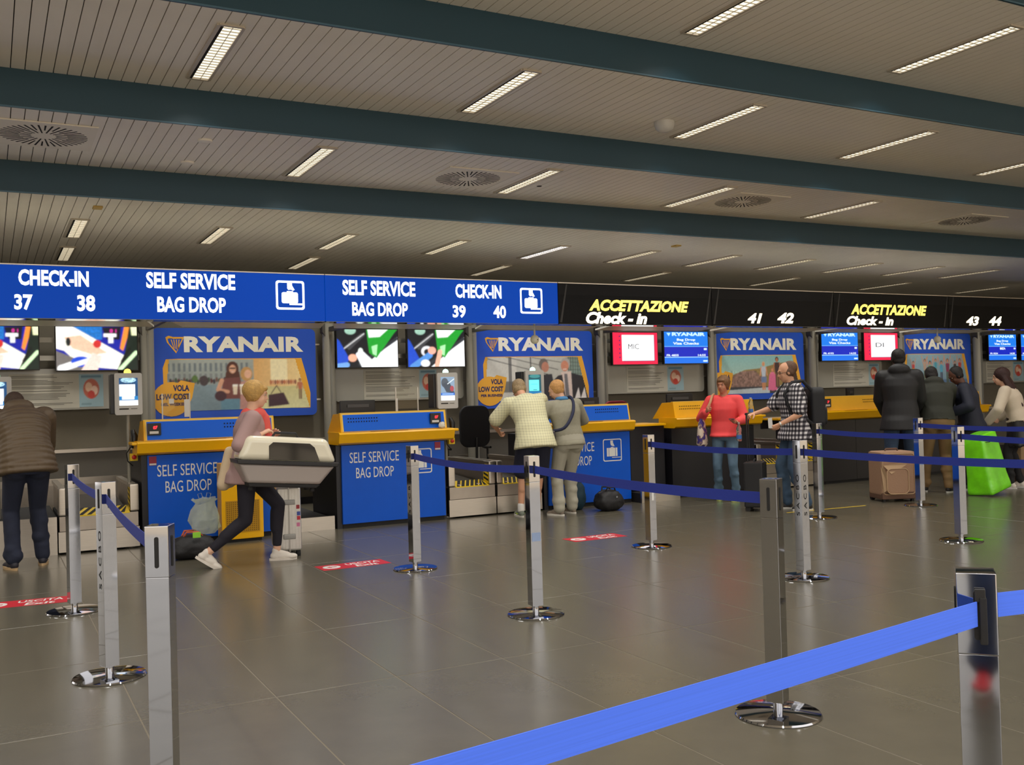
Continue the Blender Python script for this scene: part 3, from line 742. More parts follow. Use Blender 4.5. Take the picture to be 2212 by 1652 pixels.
# frosted notice panels with papers
def flyer(c):
    c.rect(0, 0, 1, 1, (150, 180, 190)); c.rect(.1, .05, .9, .12, (90, 130, 150)); c.ell(.5, .45, .32, .3, (190, 96, 70)); c.ell(.4, .4, .14, .14, (230, 190, 160)); c.ell(.62, .5, .14, .14, (236, 200, 180)); c.ell(.5, .62, .14, .12, (200, 60, 50)); c.rect(.1, .88, .5, .93, (120, 150, 160))
for i, (a, b_, pa, pb, pf, pg) in enumerate([(-60, 255, 18, 170, 170, 226), (722, 1000, 785, 905, 905, 945), (1308, 1520, 1353, 1441, 1441, 1478), (1762, 1905, 1799, 1876, 1876, 1900), (2118, 2300, 2130, 2188, 2188, 2212)]):
    xa, xb = onY(a, 800, 13.1)[0], onY(b_, 800, 13.1)[0]
    t = thing('notice_panel', 'pale frosted panel with a printed notice under the screens, %s from the left' % ORD[i], 'panel', (xa, 13.1, 1.38), 0, 'frosted notice panels')
    W, H = xb-xa, .5
    MB().prism(rrect(0, W, 0, H, .06), 0, .012, 'y').build('sheet', glassn_m, t)
    for s in (-.05, W): MB_box(s, s+.05, .002, .012, .25, .265).build('fixing', steel_m, t)
    xp, xq = onY(pa, 800, 13.1)[0]-xa, onY(pb, 800, 13.1)[0]-xa
    p = MB_box(xp, xq, -.003, -.0005, .02, .44).build('notice', paper_m, t)
    ln = MB(); zz = .41; rg = random.Random(3)
    while zz > .05:
        w_ = (xq-xp-.06)*(.55+.4*rg.random()); 
        if rg.random() > .22: ln.box(xp+.03, xp+.03+w_, -.0045, -.003, zz, zz+.006)
        zz -= .0165
    ln.build('print_lines', inkg_m, p)
    xr, xs_ = onY(pf, 800, 13.1)[0]-xa, onY(pg, 800, 13.1)[0]-xa
    cv = Canvas(30, 36, (150, 180, 190)); flyer(cv); cv.build('flyer', (xr, -.003, .03), (1, 0, 0), (0, 0, 1), xs_-xr-.02, .4, prt_m, t)
# ------------------------------------------------------------------ check-in counters (front face at Y = 10.3)
CY = 10.30
def digits(mb, body, x, z, w_, h, y): put_text(mb, body, (x, y, z), (1, 0, 0), (0, 0, 1), w_, h, .02, .1)
def counter(label, x0, x1, style, disp='left', holes='left', side=-1, no='07'):
    """x0..x1 carcass; style 'blue' (blue facings) or 'yellow' (yellow hood over black body)"""
    W = x1-x0; t = thing('check_in_counter', label, 'counter', (x0, CY, 0), 0)
    MB_box(0, W, .05, .95, .0, .91).build('carcass', bk_m, t)
    MB_box(.06, W-.03, .07-.03, .0499, .0, .05).build('plinth', bkr_m, t)
    if style == 'blue':
        MB_box(.055, W-.02, .02, .05, .05, .905).build('front_panel', bl_m, t)
    else:
        MB_box(0.0, W*.5-.003, .03, .05, .04, .905).build('front_panel', bk_m, t); MB_box(W*.5+.003, W, .03, .05, .04, .905).build('front_panel', bk_m, t)
    # yellow counter edge: deep moulded shelf with rounded nose, running past the carcass on the belt side
    xa, xb = (-.08, W+.03) if side < 0 else (-.03, W+.1)
    prof = [(.30, .915), (-.03, .915), (-.065, .935), (-.085, 1.0), (-.095, 1.03), (-.085, 1.045), (-.05, 1.05), (.30, 1.05)]
    MB().prism([(p[0], p[1]) for p in prof], xa+.03, xb-.03, 'x').build('ledge', ye_m, t, smooth=True)
    MB_box(xa-.02 if side < 0 else xb-.03, xa+.03 if side < 0 else xb+.02, -.09, .2, 1.015, 1.045).build('ledge_end', ye_m, t, bevel=.01)
    tr = MB()
    for i in range(40): tr.box(W*.28+i*.011, W*.28+i*.011+.006, -.088, -.06, 1.0495, 1.052)
    tr.build('ledge_ribs', mat('rib_dark', (170, 120, 10), .5), t, kind='stuff')
    # hood on top: splayed yellow cheek, framed front
    ins = .06; sp = .10 if side > 0 else .02
    h0, h1 = 1.05, 1.255
    xl, xr = (.03, W-.0) if side < 0 else (.06, W+.02)
    MB().hexa([(xl, .02, h0), (xr, .02, h0), (xr, .045, h0), (xl, .045, h0)], [(xl, .06, h1), (xr, .06, h1), (xr, .085, h1), (xl, .085, h1)]).build('hood', ye_m, t, bevel=.004)
    for cx in (xl-.002, xr-.022):
        MB().prism([(.021, h0), (.061, h1), (.30, h1-.01), (.52, h0-.02)], cx, cx+.024, 'x').build('hood_cheek', ye_m, t, bevel=.004)
    MB_box(xl, xr, .058, .10, h1-.002, h1+.006).build('hood_cap', yl_m, t)
    fp = lambda u, v: (xl+.012+u*(xr-xl-.024), .02+.04*v-.006, h0+.004+v*(h1-h0-.008))
    if style == 'blue':
        fr = MB(); fr.add([fp(0, 0), fp(1, 0), fp(1, 1), fp(0, 1)], [(0, 1, 2, 3)]); fr.build('hood_frame', yl_m, t)
        q = lambda u, v: tuple(np.array(fp(u, v))-np.array((0, .003, 0)))
        MB().hexa([q(.012, .02), q(.988, .02), tuple(np.array(q(.988, .02))+(0, .002, 0)), tuple(np.array(q(.012, .02))+(0, .002, 0))],
                  [q(.012, .94), q(.988, .94), tuple(np.array(q(.988, .94))+(0, .002, 0)), tuple(np.array(q(.012, .94))+(0, .002, 0))]).build('hood_panel', bl_f, t)
    hm = MB(); hx = .14 if holes == 'left' else W-.52
    for r in range(2):
        for i in range(12):
            x = hx+i*.03; z = 1.19-r*.035; y = .02+.04*((z-h0)/(h1-h0))-.012
            hm.add([(x, y, z), (x+.013, y, z), (x+.013, y, z+.013), (x, y, z+.013)], [(0, 1, 2, 3)])
    hm.build('speaking_holes', dark_m, t)
    if disp:
        dx = .06 if disp == 'left' else W-.19
        d = MB_box(dx, dx+.13, .004, .03, 1.105, 1.225).build('number_display', bkg_m, t, bevel=.003)
        mb = MB(); digits(mb, no, dx+.055, 1.165, .04, .032, .001); mb.build('digits', led_m, d)
        MB_box(dx+.02, dx+.105, .0015, .004, 1.12, 1.145).build('label', wh_m, d)
    return t
c1 = counter('blue counter with SELF SERVICE BAG DROP lettering behind the walking woman', 1.33, 2.66, 'blue', 'left', 'right', -1, '07')
c2 = counter('blue bag drop counter in the middle with an acrylic holder and crumpled tissue', 3.33, 4.63, 'blue', 'right', 'left', 1, '07')
c3 = counter('blue bag drop counter behind the two elderly travellers', 5.93, 7.21, 'blue', None, 'right', -1)
c4 = counter('yellow and black counter behind the woman in coral', 7.86, 9.26, 'yellow', None, 'left', 1)
c5 = counter('yellow and black counter with a red number display right of the man in plaid', 10.52, 11.90, 'yellow', 'left', 'right', -1, '7')
c6 = counter('yellow and black counter behind the girl in the white blouse, at the right edge', 12.62, 14.0, 'yellow', None, 'left', 1)
def facing_text(t, x0, rows_, icon):
    mb = MB()
    for body, xa, za, w_, h in rows_: put_text(mb, body, (xa-x0, .0175, za), (1, 0, 0), (0, 0, 1), w_, h, .0)
    mb.build('lettering', letter_m, t)
    if icon:
        mb = MB(); cx, cz, s = icon; O = (cx-x0-s/2, .0175, cz-s/2)
        a = rrect(0, s, 0, s, .025, 4); b_ = rrect(.012, s-.012, .012, s-.012, .02, 4); n = len(a)
        mb.add([(O[0]+p[0], O[1], O[2]+p[1]) for p in a+b_], [(i, (i+1) % n, (i+1) % n+n, i+n) for i in range(n)])
        q = lambda pts: poly_flat(mb, pts, O, (s, 0, 0), (0, 0, s))
        q([(.2, .22), (.3, .22), (.3, .6), (.2, .6)]); q([(.32, .22), (.65, .22), (.65, .6), (.32, .6)]); q([(.67, .22), (.77, .22), (.77, .6), (.67, .6)])
        q([(.4, .93), (.54, .93), (.54, .82), (.4, .82)]); q([(.4, .82), (.54, .82), (.6, .72), (.62, .66), (.5, .68), (.42, .72)]); q([(.42, .61), (.42, .64), (.56, .64), (.56, .61)])
        q([(.47, .15), (.95, .15), (.95, .18), (.47, .18)])
        mb.build('bag_icon', letter_m, t)
facing_text(c1, 1.33, [('SELF SERVICE', 1.475, .69, .585, .115), ('BAG DROP', 1.55, .525, .45, .115)], None)
facing_text(c2, 3.33, [('SELF SERVICE', 3.475, .71, .575, .115), ('BAG DROP', 3.545, .54, .44, .115)], (4.31, .69, .28))
facing_text(c3, 5.93, [('SELF SERVICE', 6.07, .68, .58, .115), ('BAG DROP', 6.17, .51, .44, .115)], (6.92, .68, .28))
for t, x in ((c1, .07), (c2, 1.16)):
    s = MB_box(x, x+.07, .014, .0195, .805, .895).build('warning_sticker', mat('sticker_red', (150, 36, 60), .5), t)
    MB_box(x+.003, x+.067, .012, .0139, .808, .825).build('sticker_band', wh_m, s)

# black back desks with yellow lower worktops between the counters of a pair
for i, (xa, xb, lab) in enumerate([(2.665, 3.328, 'low yellow staff shelf between the two left blue counters'), (7.24, 7.80, 'low yellow worktop on a black base left of the first yellow counter'), (10.12, 10.515, 'low yellow staff shelf beside the man in plaid'), (11.905, 12.615, 'low yellow staff shelf behind the girl in white')]):
    t = thing('staff_shelf', lab, 'shelf', (xa, 10.75 if i != 1 else 10.36, 0))
    if i == 1:
        MB_box(0, xb-xa, 0, .5, .955, .985).build('worktop', ye_m, t, bevel=.008); MB_box(.02, xb-xa, .05, .45, .16, .955).build('base', bk_m, t)
    else:
        MB_box(0, xb-xa, 0, .4, .93, .96).build('worktop', ye_m, t, bevel=.008)
        MB_box(0.0, xb-xa, .36, .39, .80, .93).build('apron', bk_m, t)

# ------------------------------------------------------------------ low steel platforms in the staff gaps
for xa, xb, lab in ((2.72, 3.31, 'low steel step with black top between the two left blue counters'), (7.24, 7.84, 'low steel step under the black base right of the third blue counter')):
    t = thing('low_step', lab, 'step', (xa, 10.38 if xa < 5 else 10.16, 0)); w_ = xb-xa; dd = 1.3 if xa < 5 else .5
    MB_box(0, w_, 0, .03, .0, .135).build('front_plate', steel_m, t); MB_box(0, w_, .03, dd, 0, .12).build('core', bkr_m, t); MB_box(0, w_, 0.0, .04, .135, .145).build('edge', steel_m, t)

# ------------------------------------------------------------------ conveyors
hz_n = [0]
def conveyor(x0, x1, label):
    t = thing('baggage_conveyor', label, 'conveyor', (x0, 10.33, 0), 0, 'baggage conveyors between the counters'); W = x1-x0
    MB_box(.0, W, 0, .03, .02, .215).build('lower_plate', steel_m, t); MB_box(.01, W-.01, .004, .03, .22, .36).build('upper_plate', steel_d, t)
    MB_box(.02, W-.02, .035, 1.3, .05, .34).build('bed', bkr_m, t)
    MB().hexa([(.1, .12, .345), (W-.1, .12, .345), (W-.1, 1.3, .345), (.1, 1.3, .345)], [(.1, .12, .372), (W-.1, .12, .372), (W-.1, 1.3, .46), (.1, 1.3, .46)]).build('belt', mat('conveyor_belt', (54, 48, 40), .5, var=.06), t)
    for xa, xb in ((0, .085), (W-.085, W)):
        MB_box(xa, xb, 0, .17, .365, .635).build('end_post', steel_m, t, bevel=.02)
        MB_box(xa+.03, xb-.03, .17, 1.3, .36, .60).build('side_guard', steel_d, t); MB_box(xa+.015, xb-.015, .17, 1.3, .60, .635).build('top_rail', steel_m, t)
    # hazard tape along the intake edge
    MB().hexa([(.088, .0, .352), (W-.088, .0, .352), (W-.088, .22, .37), (.088, .22, .37)], [(.088, .0, .364), (W-.088, .0, .364), (W-.088, .22, .412), (.088, .22, .412)]).build('hazard_strip', hazy_m, t)
    st = MB(); n = 7
    for i in range(n):
        a = .1+i*(W-.2)/n; b_ = a+.03
        st.add([(a, .0, .3655), (b_+.01, .0, .3655), (min(b_+.12, W-.09), .22, .4135), (min(a+.11, W-.09), .22, .4135)], [(0, 1, 2, 3)])
    for i in range(4):
        z = .40+i*.05
        st.add([(W-.087, .02, z), (W-.087, .14, z+.03), (W-.087, .14, z+.055), (W-.087, .02, z+.025)], [(0, 1, 2, 3)])
    st.build('hazard_stripes', bkr_m, t)
    MB().add([(W-.0865, .01, .38), (W-.0865, .15, .38), (W-.0865, .15, .6), (W-.0865, .01, .6)], [(0, 1, 2, 3)]).build('hazard_side', hazy_m, t)
    for xx in (.16, W-.2):
        s = MB().lathe([(.022, .37), (.022, .3815)], xx, .06, 16).build('no_sitting_mark', wh_m, t)
        MB().lathe([(.018, .3816), (.018, .3822)], xx, .06, 16).build('mark_ring', mat('mark_red', (190, 60, 50), .5), s)
    bo = MB()
    for xx in (.06, W-.06, W*.5):
        bo.lathe([(.006, 0), (.006, .003)], 0, 0, 8)
    return t
conveyor(-.72, .02, 'baggage conveyor at the far left edge in front of the man in the puffer jacket')
conveyor(.57, 1.30, 'baggage conveyor behind the two left posts')
conveyor(4.66, 5.265, 'baggage conveyor between the middle blue counter and the man in shorts')
conveyor(5.28, 5.89, 'baggage conveyor behind the legs of the man in shorts')
conveyor(9.30, 9.88, 'baggage conveyor behind the black trolley case')
conveyor(9.89, 10.49, 'baggage conveyor behind the man in plaid')
for xa, xb, lab in ((-.9, 1.6, 'dark collector belt behind the far left conveyors'), (4.4, 6.0, 'dark collector belt behind the middle conveyors'), (9.1, 10.6, 'dark collector belt behind the conveyors by the man in plaid')):
    t = thing('collector_belt', lab, 'conveyor', (xa, 12.62, 0))
    MB_box(0, xb-xa, 0, .4, 0, .5).build('bed', steel_d, t); MB_box(0, xb-xa, .03, .37, .5, .52).build('belt', mat('conveyor_belt', (54, 48, 40), .5, var=.06), t); MB_box(0, xb-xa, 0, .03, .5, .58).build('rail', steel_m, t)
t = thing('low_wedge', 'sloping steel divider between the conveyors left of the middle posts', 'divider', (.06, 10.36, 0))
MB_box(0, .5, .02, 1.3, 0, .36).build('body', bkr_m, t); MB_box(0, .5, 0, .02, 0, .36).build('front', steel_m, t)

# ------------------------------------------------------------------ kiosks
def kiosk(label, x, z_top, dome_c, paint, rot=0):
    t = thing('bag_drop_kiosk', label, 'kiosk', (x, 10.5, 0), rot)
    w_, h = .26, .42; zb = z_top-h
    MB().prism(rrect(-w_/2, w_/2, zb, z_top, .02), 0, .04, 'y').build('front_frame', mat('kiosk_grey', (188, 186, 182), .4), t)
    MB_box(-w_/2-.035, w_/2-.03, .04, .20, zb+.01, z_top-.01).build('cabinet', bkg_m, t, bevel=.01)
    cv = Canvas(36, 60, (10, 40, 70)); paint(cv)
    cv.build('touch_screen', (-.088, -.002, zb+.095), (1, 0, 0), (0, 0, 1), .176, .275, mat_print('kiosk_picture', 1.5), t)
    sl = MB_box(-.09, 0.0, -.003, 0.001, zb+.055, zb+.066).build('slot', dark_m, t); MB_box(.02, .08, -.003, .001, zb+.058, zb+.064).build('slot', inkg_m, t)
    d = MB().lathe([(.035, z_top), (.034, z_top+.02), (.022, z_top+.038), (0.002, z_top+.045)], .0, .05, 18).build('status_lamp', mat('lamp_'+dome_c[0], dome_c[1], .4, emit=3.0, ecol=dome_c[1]), t, smooth=True)
    MB().lathe([(.018, 0.0), (.018, zb+.02)], .0, .09, 12).build('pole', alu_m, t)
    MB().lathe([(.10, 0.0), (.10, .012)], 0, .09, 20).build('foot', steel_m, t)
    hk = MB().tube([(.03, .02, 1.16), (.045, 0, 1.1), (.04, -.01, 1.03), (.03, .0, .98)], [.02, .035, .03, .018], 10).build('scanner', bkg_m, t, smooth=True)
    MB().tube([(.02, .03, 1.0), (-.03, .02, .93), (-.02, .02, .85), (.03, .04, .8)], .006, 6).build('cable', bkr_m, t)
    MB_box(.0, .075, .0, .06, .85, .925).build('stop_box', hazy_m, t, bevel=.006)
    MB().add([(0, 0, 0)], []).v
    k = MB()
    for i in range(1):
        n = 14; v = []; f = []
        for r, y in ((.022, -.001), (.022, -.014), (.012, -.02)):
            for j in range(n): v.append((.038+r*math.cos(2*math.pi*j/n), y, .888+r*math.sin(2*math.pi*j/n)))
        for a in range(2):
            for j in range(n): f.append((a*n+j, a*n+(j+1) % n, (a+1)*n+(j+1) % n, (a+1)*n+j))
        f.append(tuple(range(2*n, 3*n))); k.add(v, f)
    k.build('stop_button', red_m, t, smooth=True)
    return t
def ks1(c): c.rect(0, 0, 1, 1, (10, 60, 100)); c.ell(.5, .08, .4, .1, (150, 190, 210)); c.noise(.4, 5, 16, 0, 0, 1, .25); c.rect(.02, .24, .84, .8, (245, 250, 255)); c.rect(0, .66, 1, .8, (20, 110, 170)); c.rect(.16, .6, .8, .78, (240, 246, 255)); c.rect(0, .81, 1, 1, (250, 252, 255))
def ks2(c): c.rect(0, 0, 1, 1, (120, 140, 160)); c.ell(.3, .25, .25, .2, (70, 76, 84)); c.poly([(.1, .3), (.6, .2), (1, .7), (.4, .65)], (60, 66, 76)); c.line(.5, .3, .95, .1, .06, (200, 210, 216)); c.ell(.8, .5, .14, .12, (150, 60, 70)); c.rect(0, .68, 1, .78, (20, 90, 180)); c.rect(0, .79, 1, 1, (250, 252, 255)); c.rect(.1, .71, .9, .74, (170, 200, 240))
def ks3(c): c.rect(0, 0, 1, 1, (6, 70, 80)); c.ell(.5, .08, .4, .08, (50, 120, 120)); c.rect(.05, .24, .82, .72, (100, 226, 226)); c.rect(.2, .42, .7, .44, (50, 150, 170)); c.rect(.36, .66, .66, .69, (20, 70, 90)); c.rect(0, .74, 1, .86, (10, 100, 150)); c.rect(.02, .87, .98, .97, (120, 224, 230))
amb = ('amber', (255, 190, 70)); grn = ('green', (170, 255, 220))
kiosk('grey touch-screen kiosk cut off by the left edge', .07, 1.715, grn, ks1)
kiosk('grey touch-screen kiosk with an amber lamp left of the first blue counter', 1.245, 1.735, amb, ks1)
kiosk('grey touch-screen kiosk with a pale green lamp right of the middle blue counter', 4.755, 1.69, grn, ks2)
kiosk('grey touch-screen kiosk with a turquoise screen between the elderly travellers', 5.93, 1.70, grn, ks3)

# ------------------------------------------------------------------ things on and behind the counters
def monitor(label, x, z, w_, rot=0):
    t = thing('desk_monitor', label, 'monitor', (x, 10.85, 0), rot)
    MB_box(-w_/2, w_/2, 0, .035, z-.3, z).build('housing', bkg_m, t, bevel=.006)
    MB_box(-w_/2+.08, w_/2-.08, -.012, -.001, z-.08, z-.045).build('rear_ridge', mat('ridge_grey', (70, 70, 72), .4), t)
    MB_box(-.03, .03, .035, .07, .92, z-.1).build('stand', bkg_m, t); MB_box(-.1, .1, -.02, .14, .915, .925).build('foot', bkg_m, t)
monitor('back of a black monitor above the middle blue counter', 3.77, 1.395, .42)
monitor('back of a black monitor above the third blue counter', 6.93, 1.345, .32)
monitor('back of a black monitor above the first yellow counter', 8.42, 1.36, .44)
monitor('small dark monitor above the yellow counter right of the man in plaid', 11.7, 1.37, .28, .4)
acr = mat('acrylic', (235, 240, 240), .03, trans=1.0, spec=.5)
def holder(label, x, z0, z1, w_, papers):
    t = thing('acrylic_holder', label, 'holder', (x, 10.5, z0))
    for s in (-w_/2, w_/2): MB_box(s-.006, s+.006, 0, .01, 0, z1-z0).build('upright', mat('clear_post', (200, 200, 196), .1, .3), t)
    MB_box(-w_/2+.006, w_/2-.006, .003, .006, .03, z1-z0).build('clear_sheet', acr, t)
    for i, (a, b_, c, d) in enumerate(papers): MB_box(a, b_, -.002, .0025, c, d).build('paper_slip', wh_m, t)
holder('clear acrylic holder standing on the middle blue counter', 4.24, 1.256, 1.53, .27, [(-.13, -.115, .0, .15)])
holder('clear acrylic holder with paper slips on the left blue counter', 1.70, 1.256, 1.52, .27, [(-.07, -.02, .16, .21), (.08, .13, .02, .2)])
o = MB().ellipsoid((0, 0, .035), (.04, .035, .035), 12, 8).build('crumpled_tissue', mat('tissue', (222, 216, 200), .8, bump=1, bscale=40), smooth=True); o.location = (4.555, 10.25, 1.05)
rgn = random.Random(5)
for v in o.data.vertices: v.co *= 1+rgn.uniform(-.16, .16)
tag(o, 'crumpled white tissue on the yellow ledge of the middle blue counter', 'tissue')
def bottle(label, loc, rot=None):
    t = thing('water_bottle', label, 'bottle', loc)
    MB().lathe([(.028, 0), (.033, .01), (.033, .08), (.028, .1), (.033, .12), (.033, .155), (.014, .2), (.013, .215)], n=16).build('body', mat('pet_clear', (214, 224, 220), .08, trans=.85), t, smooth=True)
    MB().lathe([(.015, .215), (.015, .232)], n=12).build('cap', wh_m, t); MB().lathe([(.0338, .03), (.0338, .075)], n=16).build('label_band', mat('label_blue', (70, 120, 200), .4), t)
    if rot: t.rotation_euler = rot
    return t
bottle('clear water bottle standing on the yellow ledge right of the woman in coral', (9.15, 10.25, 1.05))

def office_chair(label, x, y, fab, rz):
    t = thing('office_chair', label, 'chair', (x, y, 0), rz)
    MB_box(-.23, .23, -.22, .22, .44, .52).build('seat', fab, t, bevel=.035)
    MB().prism(rrect(-.22, .22, .72, 1.28, .12), .2, .26, 'y').build('backrest', fab, t, bevel=.02)
    MB().tube([(0, .1, .4), (0, .27, .45), (0, .29, .85)], .018, 8).build('back_stem', bkg_m, t)
    MB().lathe([(.03, .1), (.025, .42), (.06, .44)], n=12).build('gas_column', bkg_m, t)
    for s in (-1, 1): MB().tube([(s*.2, 0, .46), (s*.3, 0, .5), (s*.3, 0, .68), (s*.3, -.14, .7), (s*.3, .1, .7)], .016, 8).build('armrest', bkg_m, t)
    for k in range(5):
        a = 2*math.pi*k/5; l = MB().tube([(0, 0, .1), (.28*math.cos(a), .28*math.sin(a), .07)], [.025, .015], 8).build('base_leg', bkg_m, t)
        MB().ellipsoid((.28*math.cos(a), .28*math.sin(a), .03), (.03, .03, .03), 10, 6).build('castor', bkr_m, l)
bk_c = mat('chair_black', (20, 19, 24), .8); rd_c = mat('chair_red', (128, 22, 38), .8)
office_chair('black office chair behind the leaning man in shorts', 5.78, 12.15, bk_c, math.pi)
office_chair('dark red office chair right of the third blue counter', 8.05, 12.1, rd_c, math.pi)
office_chair('dark red office chair right of the first yellow counter', 10.1, 12.2, rd_c, math.pi)
# dome cameras hung on short arms from the soffit
for x, px, lab in ((1, 1155, 'white spherical camera hanging before the second airline poster'), (2, 2025, 'white spherical camera hanging before the fourth airline poster')):
    X, Z = onY(px, 733, 10.75)
    t = thing('dome_camera', lab, 'camera', (X, 10.75, Z))
    MB().ellipsoid((0, 0, 0), (.056, .056, .058), 20, 14).build('globe', mat('globe_white', (250, 246, 226), .35), t, smooth=True)
    MB().ellipsoid((.01, -.052, -.005), (.008, .008, .008), 10, 6).build('lens', bkg_m, t); MB().lathe([(.012, .05), (.012, 2.285-Z)], 0, 0, 8).build('stem', wh_m, t)

# ------------------------------------------------------------------ belt posts
PH = 1.012
def post(label, x, y, rz=0.0, letters=None, sticker=None):
    t = thing('belt_post', label, 'post', (x, y, 0), rz, 'chrome queue posts on round bases'); s = .037
    MB().lathe([(.18, 0), (.183, .004), (.178, .011), (.10, .018), (.03, .021), (.0, .0215)], n=48).build('base', chrome_m, t, smooth=True)
    MB().lathe([(.021, .02), (.021, .055), (.028, .055), (.028, .062)], n=20).build('collar', chrome_m, t, smooth=True)
    MB_box(-s, s, -s, s, .06, PH-.166).build('shaft', chrome_m, t, bevel=.002)
    h = MB_box(-s-.001, s+.001, -s-.001, s+.001, PH-.166, PH).build('head', chrome_m, t, bevel=.003)
    for k in range(4):
        R = Matrix.Rotation(k*math.pi/2, 4, 'Z')
        pts = rrect(-.0065, .0065, PH-.135, PH-.035, .0062, 4)
        m = MB().prism(pts, -s-.0035, -s-.0005, 'y'); m.v = [tuple(R @ Vector(v)) for v in m.v]
        m.build('belt_slot', bkr_m, h)
    if letters:
        mb = MB(); h = .3; wd = .028
        for face in letters:
            if face == 'L': put_text(mb, 'SACBO', (-s-.0012, -wd/2, .46), (0, 0, 1), (0, 1, 0), h, wd, .0, 0, 1.5)
            else: put_text(mb, 'SACBO', (wd/2, -s-.0012, .46), (0, 0, 1), (-1, 0, 0), h, wd, .0, 0, 1.5)
        mb.build('lettering', mat('etched_black', (26, 26, 28), .6), t)
    if sticker:
        z = sticker[0]; MB_box(-.03 if sticker[1] else -.012, .03 if sticker[1] else .012, -s-.0016, -s-.0004, z, z+.055 if sticker[1] else z+.07).build('sticker', mat('stk_'+('blue' if sticker[1] else 'white'), (140, 160, 196) if sticker[1] else (232, 232, 230), .5), t)
    return t
POS = dict(A=(.50, 7.42), B=(.53, 5.51), C=(.485, 3.37), D=(3.07, 7.52), E=(3.06, 5.49), G=(2.965, 3.21), F=(5.27, 7.27), H=(5.27, 5.39), I=(7.84, 7.76), J=(7.60, 5.84), K=(9.47, 7.80), N=(1.795, 1.35))
post('chrome queue post in front of the conveyor beside the man in the puffer jacket', *POS['A'], R_(13), None)
post('chrome queue post with dark lettering, middle one of the left row', *POS['B'], R_(19), 'L')
post('chrome queue post cut off by the bottom edge, nearest of the left row', *POS['C'], R_(-25))
post('chrome queue post in front of the middle blue counter', *POS['D'], R_(10), 'L')
post('chrome queue post in front of the man in shorts', *POS['E'], R_(-4), None, (.47, True))
post('chrome queue post with its whole round base nearest the camera', *POS['G'], R_(27))
post('chrome queue post with a white sticker beside the black holdall', *POS['F'], R_(4), None, (.42, False))
post('chrome queue post with dark lettering right of the big near post', *POS['H'], R_(3), 'LF')
post('chrome queue post behind the lettered post, in front of the yellow counter', *POS['I'], R_(-4))
post('chrome queue post in front of the green wrapped suitcase', *POS['J'], R_(-8))
post('chrome queue post in front of the brown wheeled bag', *POS['K'], R_(-3), None, (.47, True))
post('chrome queue post at the right edge that mirrors a jeans leg and red shoe', *POS['N'], R_(-50))
EX = dict(C2=(.45, 1.2), H2=(5.33, 3.3), J2=(7.42, 3.9), K2=(9.3, 5.85), N1=(-.5, 1.0), N2=(3.75, 1.0))
for k, lab in (('H2', 'below the lettered right post'), ('J2', 'past the right edge beside the green suitcase post'), ('K2', 'past the right edge by the brown bag post'), ('N1', 'left of the camera at the near belt'), ('N2', 'right of the camera at the near belt')):
    post('chrome queue post out of view, ' + lab, *EX[k], 0)

def belt(label, p, q, m, z0=.925, z1=.925, sag=.02, off0=.0375, off1=.0375, hgt=.05):
    a = Vector((*p, z0)); b_ = Vector((*q, z1)); d = (b_-a).normalized(); a = a+d*off0; b_ = b_-d*off1
    pts = [a.lerp(b_, i/16)+Vector((0, 0, -sag*4*(i/16)*(1-i/16))) for i in range(17)]
    o = MB().ribbon(pts, hgt, .0022).build('queue_belt', m)
    tag(o, label, 'belt'); return o
P_ = {**POS, **EX}
belt('navy queue belt between the two farthest left posts', P_['A'], P_['B'], belt_n)
belt('navy queue belt from the lettered left post to the post cut by the bottom edge', P_['B'], P_['C'], belt_n)
belt('navy queue belt in front of the conveyor and the man in shorts', P_['D'], P_['E'], belt_n, sag=.03)
belt('navy queue belt crossing before the grey-clad woman to the nearest full post', P_['E'], P_['G'], belt_n, sag=.02)
belt('navy queue belt before the woman in coral and the trolley case', P_['F'], P_['H'], belt_n)
belt('navy queue belt running low across the brown bag and green suitcase to the right edge', P_['H'], P_['H2'], belt_n, sag=.015)
belt('navy queue belt from the yellow counter post to the green suitcase post', P_['I'], P_['J'], belt_n)
belt('navy queue belt above the green suitcase running to the right edge', P_['J'], P_['J2'], belt_n)
belt('navy queue belt across the girl in the white blouse, farthest of all', P_['K'], P_['K2'], belt_n)
nb = belt('wide-looking brightly lit blue belt slanting across the foreground', P_['N'], (-.5, 1.0), belt_b, z0=.932, z1=.937, sag=.004, off0=.012)
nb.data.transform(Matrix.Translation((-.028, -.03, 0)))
belt('brightly lit blue belt leaving the right-edge post to the right', P_['N'], P_['N2'], belt_b, z0=.935, z1=.935, sag=.0)
# belt end clip on the near post
o = thing('belt_clip', 'black belt end clip on the mirror-like right-edge post', 'clip', (POS['N'][0]-.028, POS['N'][1]-.0305, 0), R_(-47))
MB_box(-.002, .012, -.012, -.0015, .87, .965).build('clip_bar', bkr_m, o, bevel=.003); MB_box(-.010, .010, -.008, -.0012, .955, .982).build('clip_tab', bkg_m, o, bevel=.002)

# ------------------------------------------------------------------ floor stickers and tape
def exit_sticker(label, x, y, rz):
    t = thing('exit_sticker', label, 'sticker', (x, y, 0), rz)
    MB_box(-.3, .3, -.125, .125, .0003, .0012).build('sheet', redf_m, t)
    mb = MB(); put_text(mb, 'USCITA', (-.05, .005, .0018), (1, 0, 0), (0, 1, 0), .3, .085, .02, .1); put_text(mb, 'Exit', (0, -.105, .0018), (1, 0, 0), (0, 1, 0), .2, .085, .02, .1); mb.build('lettering', letter_m, t)
    o = MB().lathe([(.075, .0013), (.075, .0016)], -.19, 0, 24).build('arrow_disc', letter_m, t)
    mb = MB(); mb.add([(-.235, 0, .0019), (-.195, -.035, .0019), (-.195, -.012, .0019), (-.145, -.012, .0019), (-.145, .012, .0019), (-.195, .012, .0019), (-.195, .035, .0019)], [(0, 1, 2, 3, 4, 5, 6)]); mb.build('arrow', redf_m, o)
